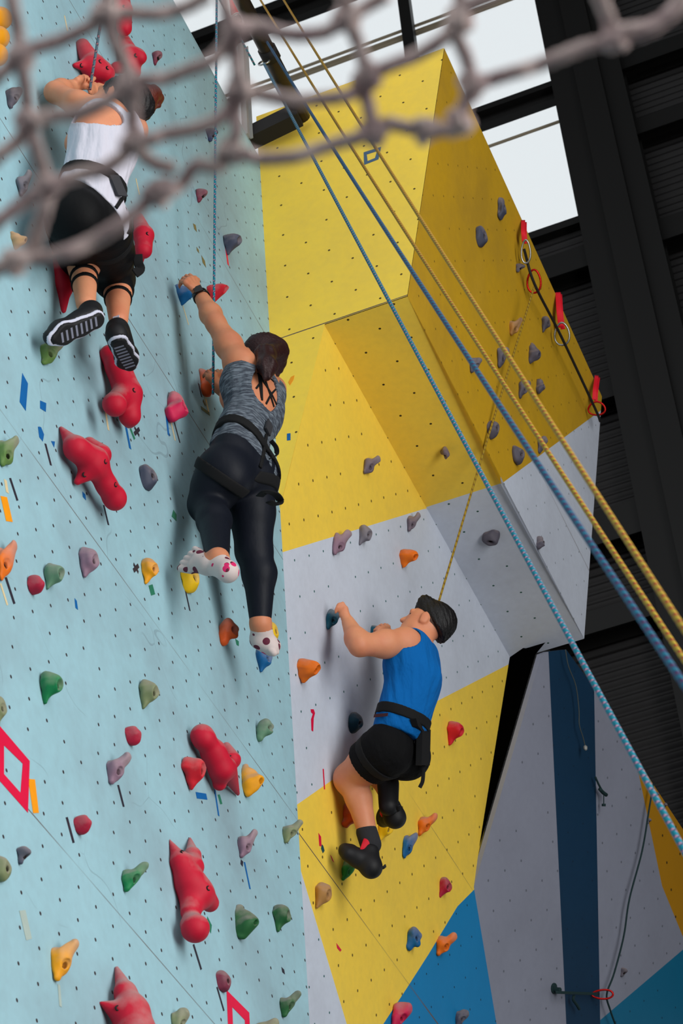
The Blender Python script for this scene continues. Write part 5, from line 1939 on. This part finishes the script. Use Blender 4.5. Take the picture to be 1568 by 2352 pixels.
def rock_shoe(per, an, heel, toe, lab, lat):
    pr = foot_prims(an, heel, toe, None, lat, False, .04)
    fw = unit(toe - heel)
    ax = unit(an - heel)
    s_ = per.wear('climbing_shoe', pr[2:] + [RC(heel, fr(heel, an, .55), .036, .036, .03)], M_rub, .006, (), .005, label=lab)
    per.wear('closure_strap', pr[1:4], plain('red_strap', (206, 16, 40), .6), .0085, [('slab', fr(heel, toe, .36) + ax * .0, unit(fw - ax * .3), .018), ('cut', fr(heel, toe, .36) + ax * .01, -ax)], .004, s_, label='red closure strap')
    mm = MB()
    b0_ = heel + ax * .035 - fw * .035
    mm.tube(catmull([b0_, b0_ - fw * .03 + ax * .005, b0_ - fw * .05 + ax * .03], 5), .01, flat=(.008, .003), nrm=lat, seg=10)
    mm.build('pull_loop', M_rub, s_, smooth=True)
    lg_ = unit(an - heel)
    return s_


lheel, ltoe = LWp(852, 1992, .21), LWp(782, 1946, .075)
rock_shoe(p3, J['la'], lheel, ltoe, 'left climbing shoe, black with red strap, toe on the green hold', unit(np.array([.3, .3, .9])))
kk = unit(J['lk'] - J['la'])
p3.wear('sock', [RC(J['la'] - kk * .02, J['la'] + kk * .04, .044, .044, .02)], M_sock, .006)
rheel, rtoe = LWp(907, 1878, .235), LWp(874, 1874, .115)
rock_shoe(p3, J['ra'], rheel, rtoe, 'right black climbing shoe on the yellow hold', unit(np.array([.3, .3, .9])))
kk = unit(J['rk'] - J['ra'])
p3.wear('ankle_wrap', [RC(LWp(891, 1800, .2), LWp(892, 1852, .23), .046, .04, .02)], M_rub, .006)

# ------------------------------------------------------------------ cargo net hanging close to the camera
NETC = pnt(600, 300, 1.5)
nd_ = camdir(NETC)
_nn = np.array([nd_[0], -nd_[1], nd_[2]])
NET = Plane((np.array([NETC[0] / S, -NETC[1] / S, (NETC[2] - CAMZ) / S]) - O), _nn + np.array([.05, .1, -.12]), (1, -.4, 0))
t_ = NT('net_rope')
cc = t_.mix(t_.ramp(t_.noise(40, 3), .3, .7), lin((232, 212, 204)), lin((186, 160, 160)))
t_.col(cc).rough(.9)
t_.bump(t_.noise(700, 2), .4, .001)
M_net = t_.m
root = empty('cargo_net', NETC)
tag(root, 'beige knotted rope cargo net hanging across the top, out of focus', 'net')


def strand(pix, r=.0046, wob=.004):
    P = []
    for i, (x, y) in enumerate(pix):
        P.append(NET.w(x, y, wob * math.sin(i * 2.1 + x * .01)))
    P = catmull(P, 7)
    V, F_, _ = tube(P, r, seg=14, twist=(.24, .026))
    part('strand', V, F_, M_net, root)


def knot(x, y, s_=1.0):
    c = NET.w(x, y)
    m = MB()
    for k in range(2):
        a = np.linspace(0, 2 * math.pi, 19)[:-1]
        e1 = unit(NET.Wu * math.cos(k * 1.4 + x) + NET.Wv * math.sin(k * 1.4 + x))
        e2 = unit(NET.Wn + .4 * NET.Wv * (k - .5))
        P = [c + (e1 * math.cos(q) * .0095 + e2 * math.sin(q) * .0085 + np.cross(e1, e2) * (.004 * math.sin(2 * q) + .005 * (k - .5))) * s_ for q in a]
        m.tube(np.array(P), .0058 * s_, seg=10, closed=True)
    m.build('knot', M_net, root, smooth=True)


STR = [
    [(-20, 190), (0, 170), (30, 145), (55, 118), (140, 92), (225, 50), (240, 35), (295, 30), (350, 33), (400, 25), (430, 15), (480, -12)],
    [(-20, 375), (0, 355), (45, 320), (65, 280), (125, 265), (180, 260), (240, 235), (300, 192), (340, 184), (380, 180), (435, 160), (480, 142), (515, 110), (535, 68), (595, 62), (645, 76), (700, 80), (750, 72), (790, 46), (850, 10), (890, -12)],
    [(-20, 525), (0, 505), (60, 462), (110, 428), (190, 400), (235, 390), (280, 360), (308, 330), (345, 320), (375, 310), (450, 295), (500, 275), (530, 245), (550, 208), (580, 212), (625, 222), (675, 230), (725, 228), (784, 222), (815, 210), (842, 175), (910, 145), (960, 125), (1015, 90), (1052, 48), (1085, 8), (1140, -14)],
    [(-20, 632), (30, 598), (100, 592), (150, 580), (210, 555), (260, 525), (310, 490), (345, 455), (370, 440), (415, 425), (450, 380), (500, 384), (528, 352), (560, 352), (595, 364), (675, 360), (725, 345), (784, 326), (815, 318), (860, 303), (885, 284), (925, 290), (965, 300), (1010, 300), (1045, 284), (1065, 245), (1086, 196), (1135, 180), (1185, 165), (1235, 150), (1285, 130), (1335, 110), (1375, 100), (1412, 86)],
    [(24, -20), (30, 20), (40, 70), (46, 130), (58, 200), (66, 280), (80, 330), (95, 380), (110, 428), (104, 475), (90, 520), (74, 570), (40, 600), (-10, 616)],
    [(254, -20), (246, 30), (253, 70), (268, 110), (288, 150), (300, 192), (303, 240), (305, 290), (312, 330), (330, 358), (362, 378), (398, 386)],
    [(512, -20), (522, 30), (536, 68), (541, 125), (546, 175), (548, 210), (541, 255), (543, 300), (530, 350)],
    [(788, -20), (798, 40), (822, 100), (842, 172), (838, 206), (847, 250), (860, 302)],
    [(1054, -20), (1058, 45), (1051, 85), (1070, 132), (1086, 194)],
    [(1372, -20), (1396, 40), (1413, 88), (1440, 70), (1485, 62), (1535, 38), (1575, -6)],
    [(1410, 90), (1425, 70), (1462, 78), (1508, 58), (1552, 14), (1566, -12)],
]
for q in STR:
    strand(q)
for q in ((48, 130), (241, 34), (66, 280), (300, 192), (535, 68), (110, 430), (310, 330), (549, 210), (842, 174), (1054, 48), (796, 42), (372, 440), (360, 446), (530, 350), (860, 302), (1086, 195), (1412, 88), (35, 600), (1050, 284), (975, 300)):
    knot(*q, .66)

# ------------------------------------------------------------------ light and camera
w = bpy.data.worlds.new('overcast_sky')
SC.world = w
w.use_nodes = True
bg = w.node_tree.nodes['Background']
bg.inputs['Color'].default_value = (.93, .97, 1, 1)
bg.inputs['Strength'].default_value = 1.0


def area(name, loc, look, size, power, col=(1, 1, 1)):
    l = bpy.data.lights.new(name, 'AREA')
    l.shape = 'RECTANGLE'
    l.size, l.size_y = size
    l.energy = power
    l.color = col
    o = bpy.data.objects.new(name, l)
    COL.objects.link(o)
    o.location = Vector(loc)
    o.rotation_euler = (Vector(look) - Vector(loc)).to_track_quat('-Z', 'Y').to_euler()
    return o


# added area light beside the camera, standing in for daylight from an unseen opening
area('area_key_side', (4.0, -5.6, 6.4), (7.4, 2.8, 8.2), (6, 8), 1330, (1, .985, .96))

cam = bpy.data.cameras.new('camera')
cam.sensor_fit = 'VERTICAL'
cam.sensor_height = 22.3
cam.sensor_width = 22.3
cam.lens = FPX / 2352 * 22.3
cam.clip_end = 300
cam.dof.use_dof = True
cam.dof.focus_distance = 10.2
cam.dof.aperture_fstop = 5.0
co = bpy.data.objects.new('camera', cam)
COL.objects.link(co)
Rm = Matrix((dw(B[:, 0]), -dw(B[:, 1]), -dw(B[:, 2]))).transposed()
co.matrix_world = Matrix.Translation((0, 0, CAMZ)) @ Rm.to_4x4()
SC.camera = co
SC.view_settings.view_transform = 'Standard'
SC.view_settings.look = 'None'
SC.view_settings.gamma = 1
SC.view_settings.use_curve_mapping = False
SC.view_settings.exposure = 0.0
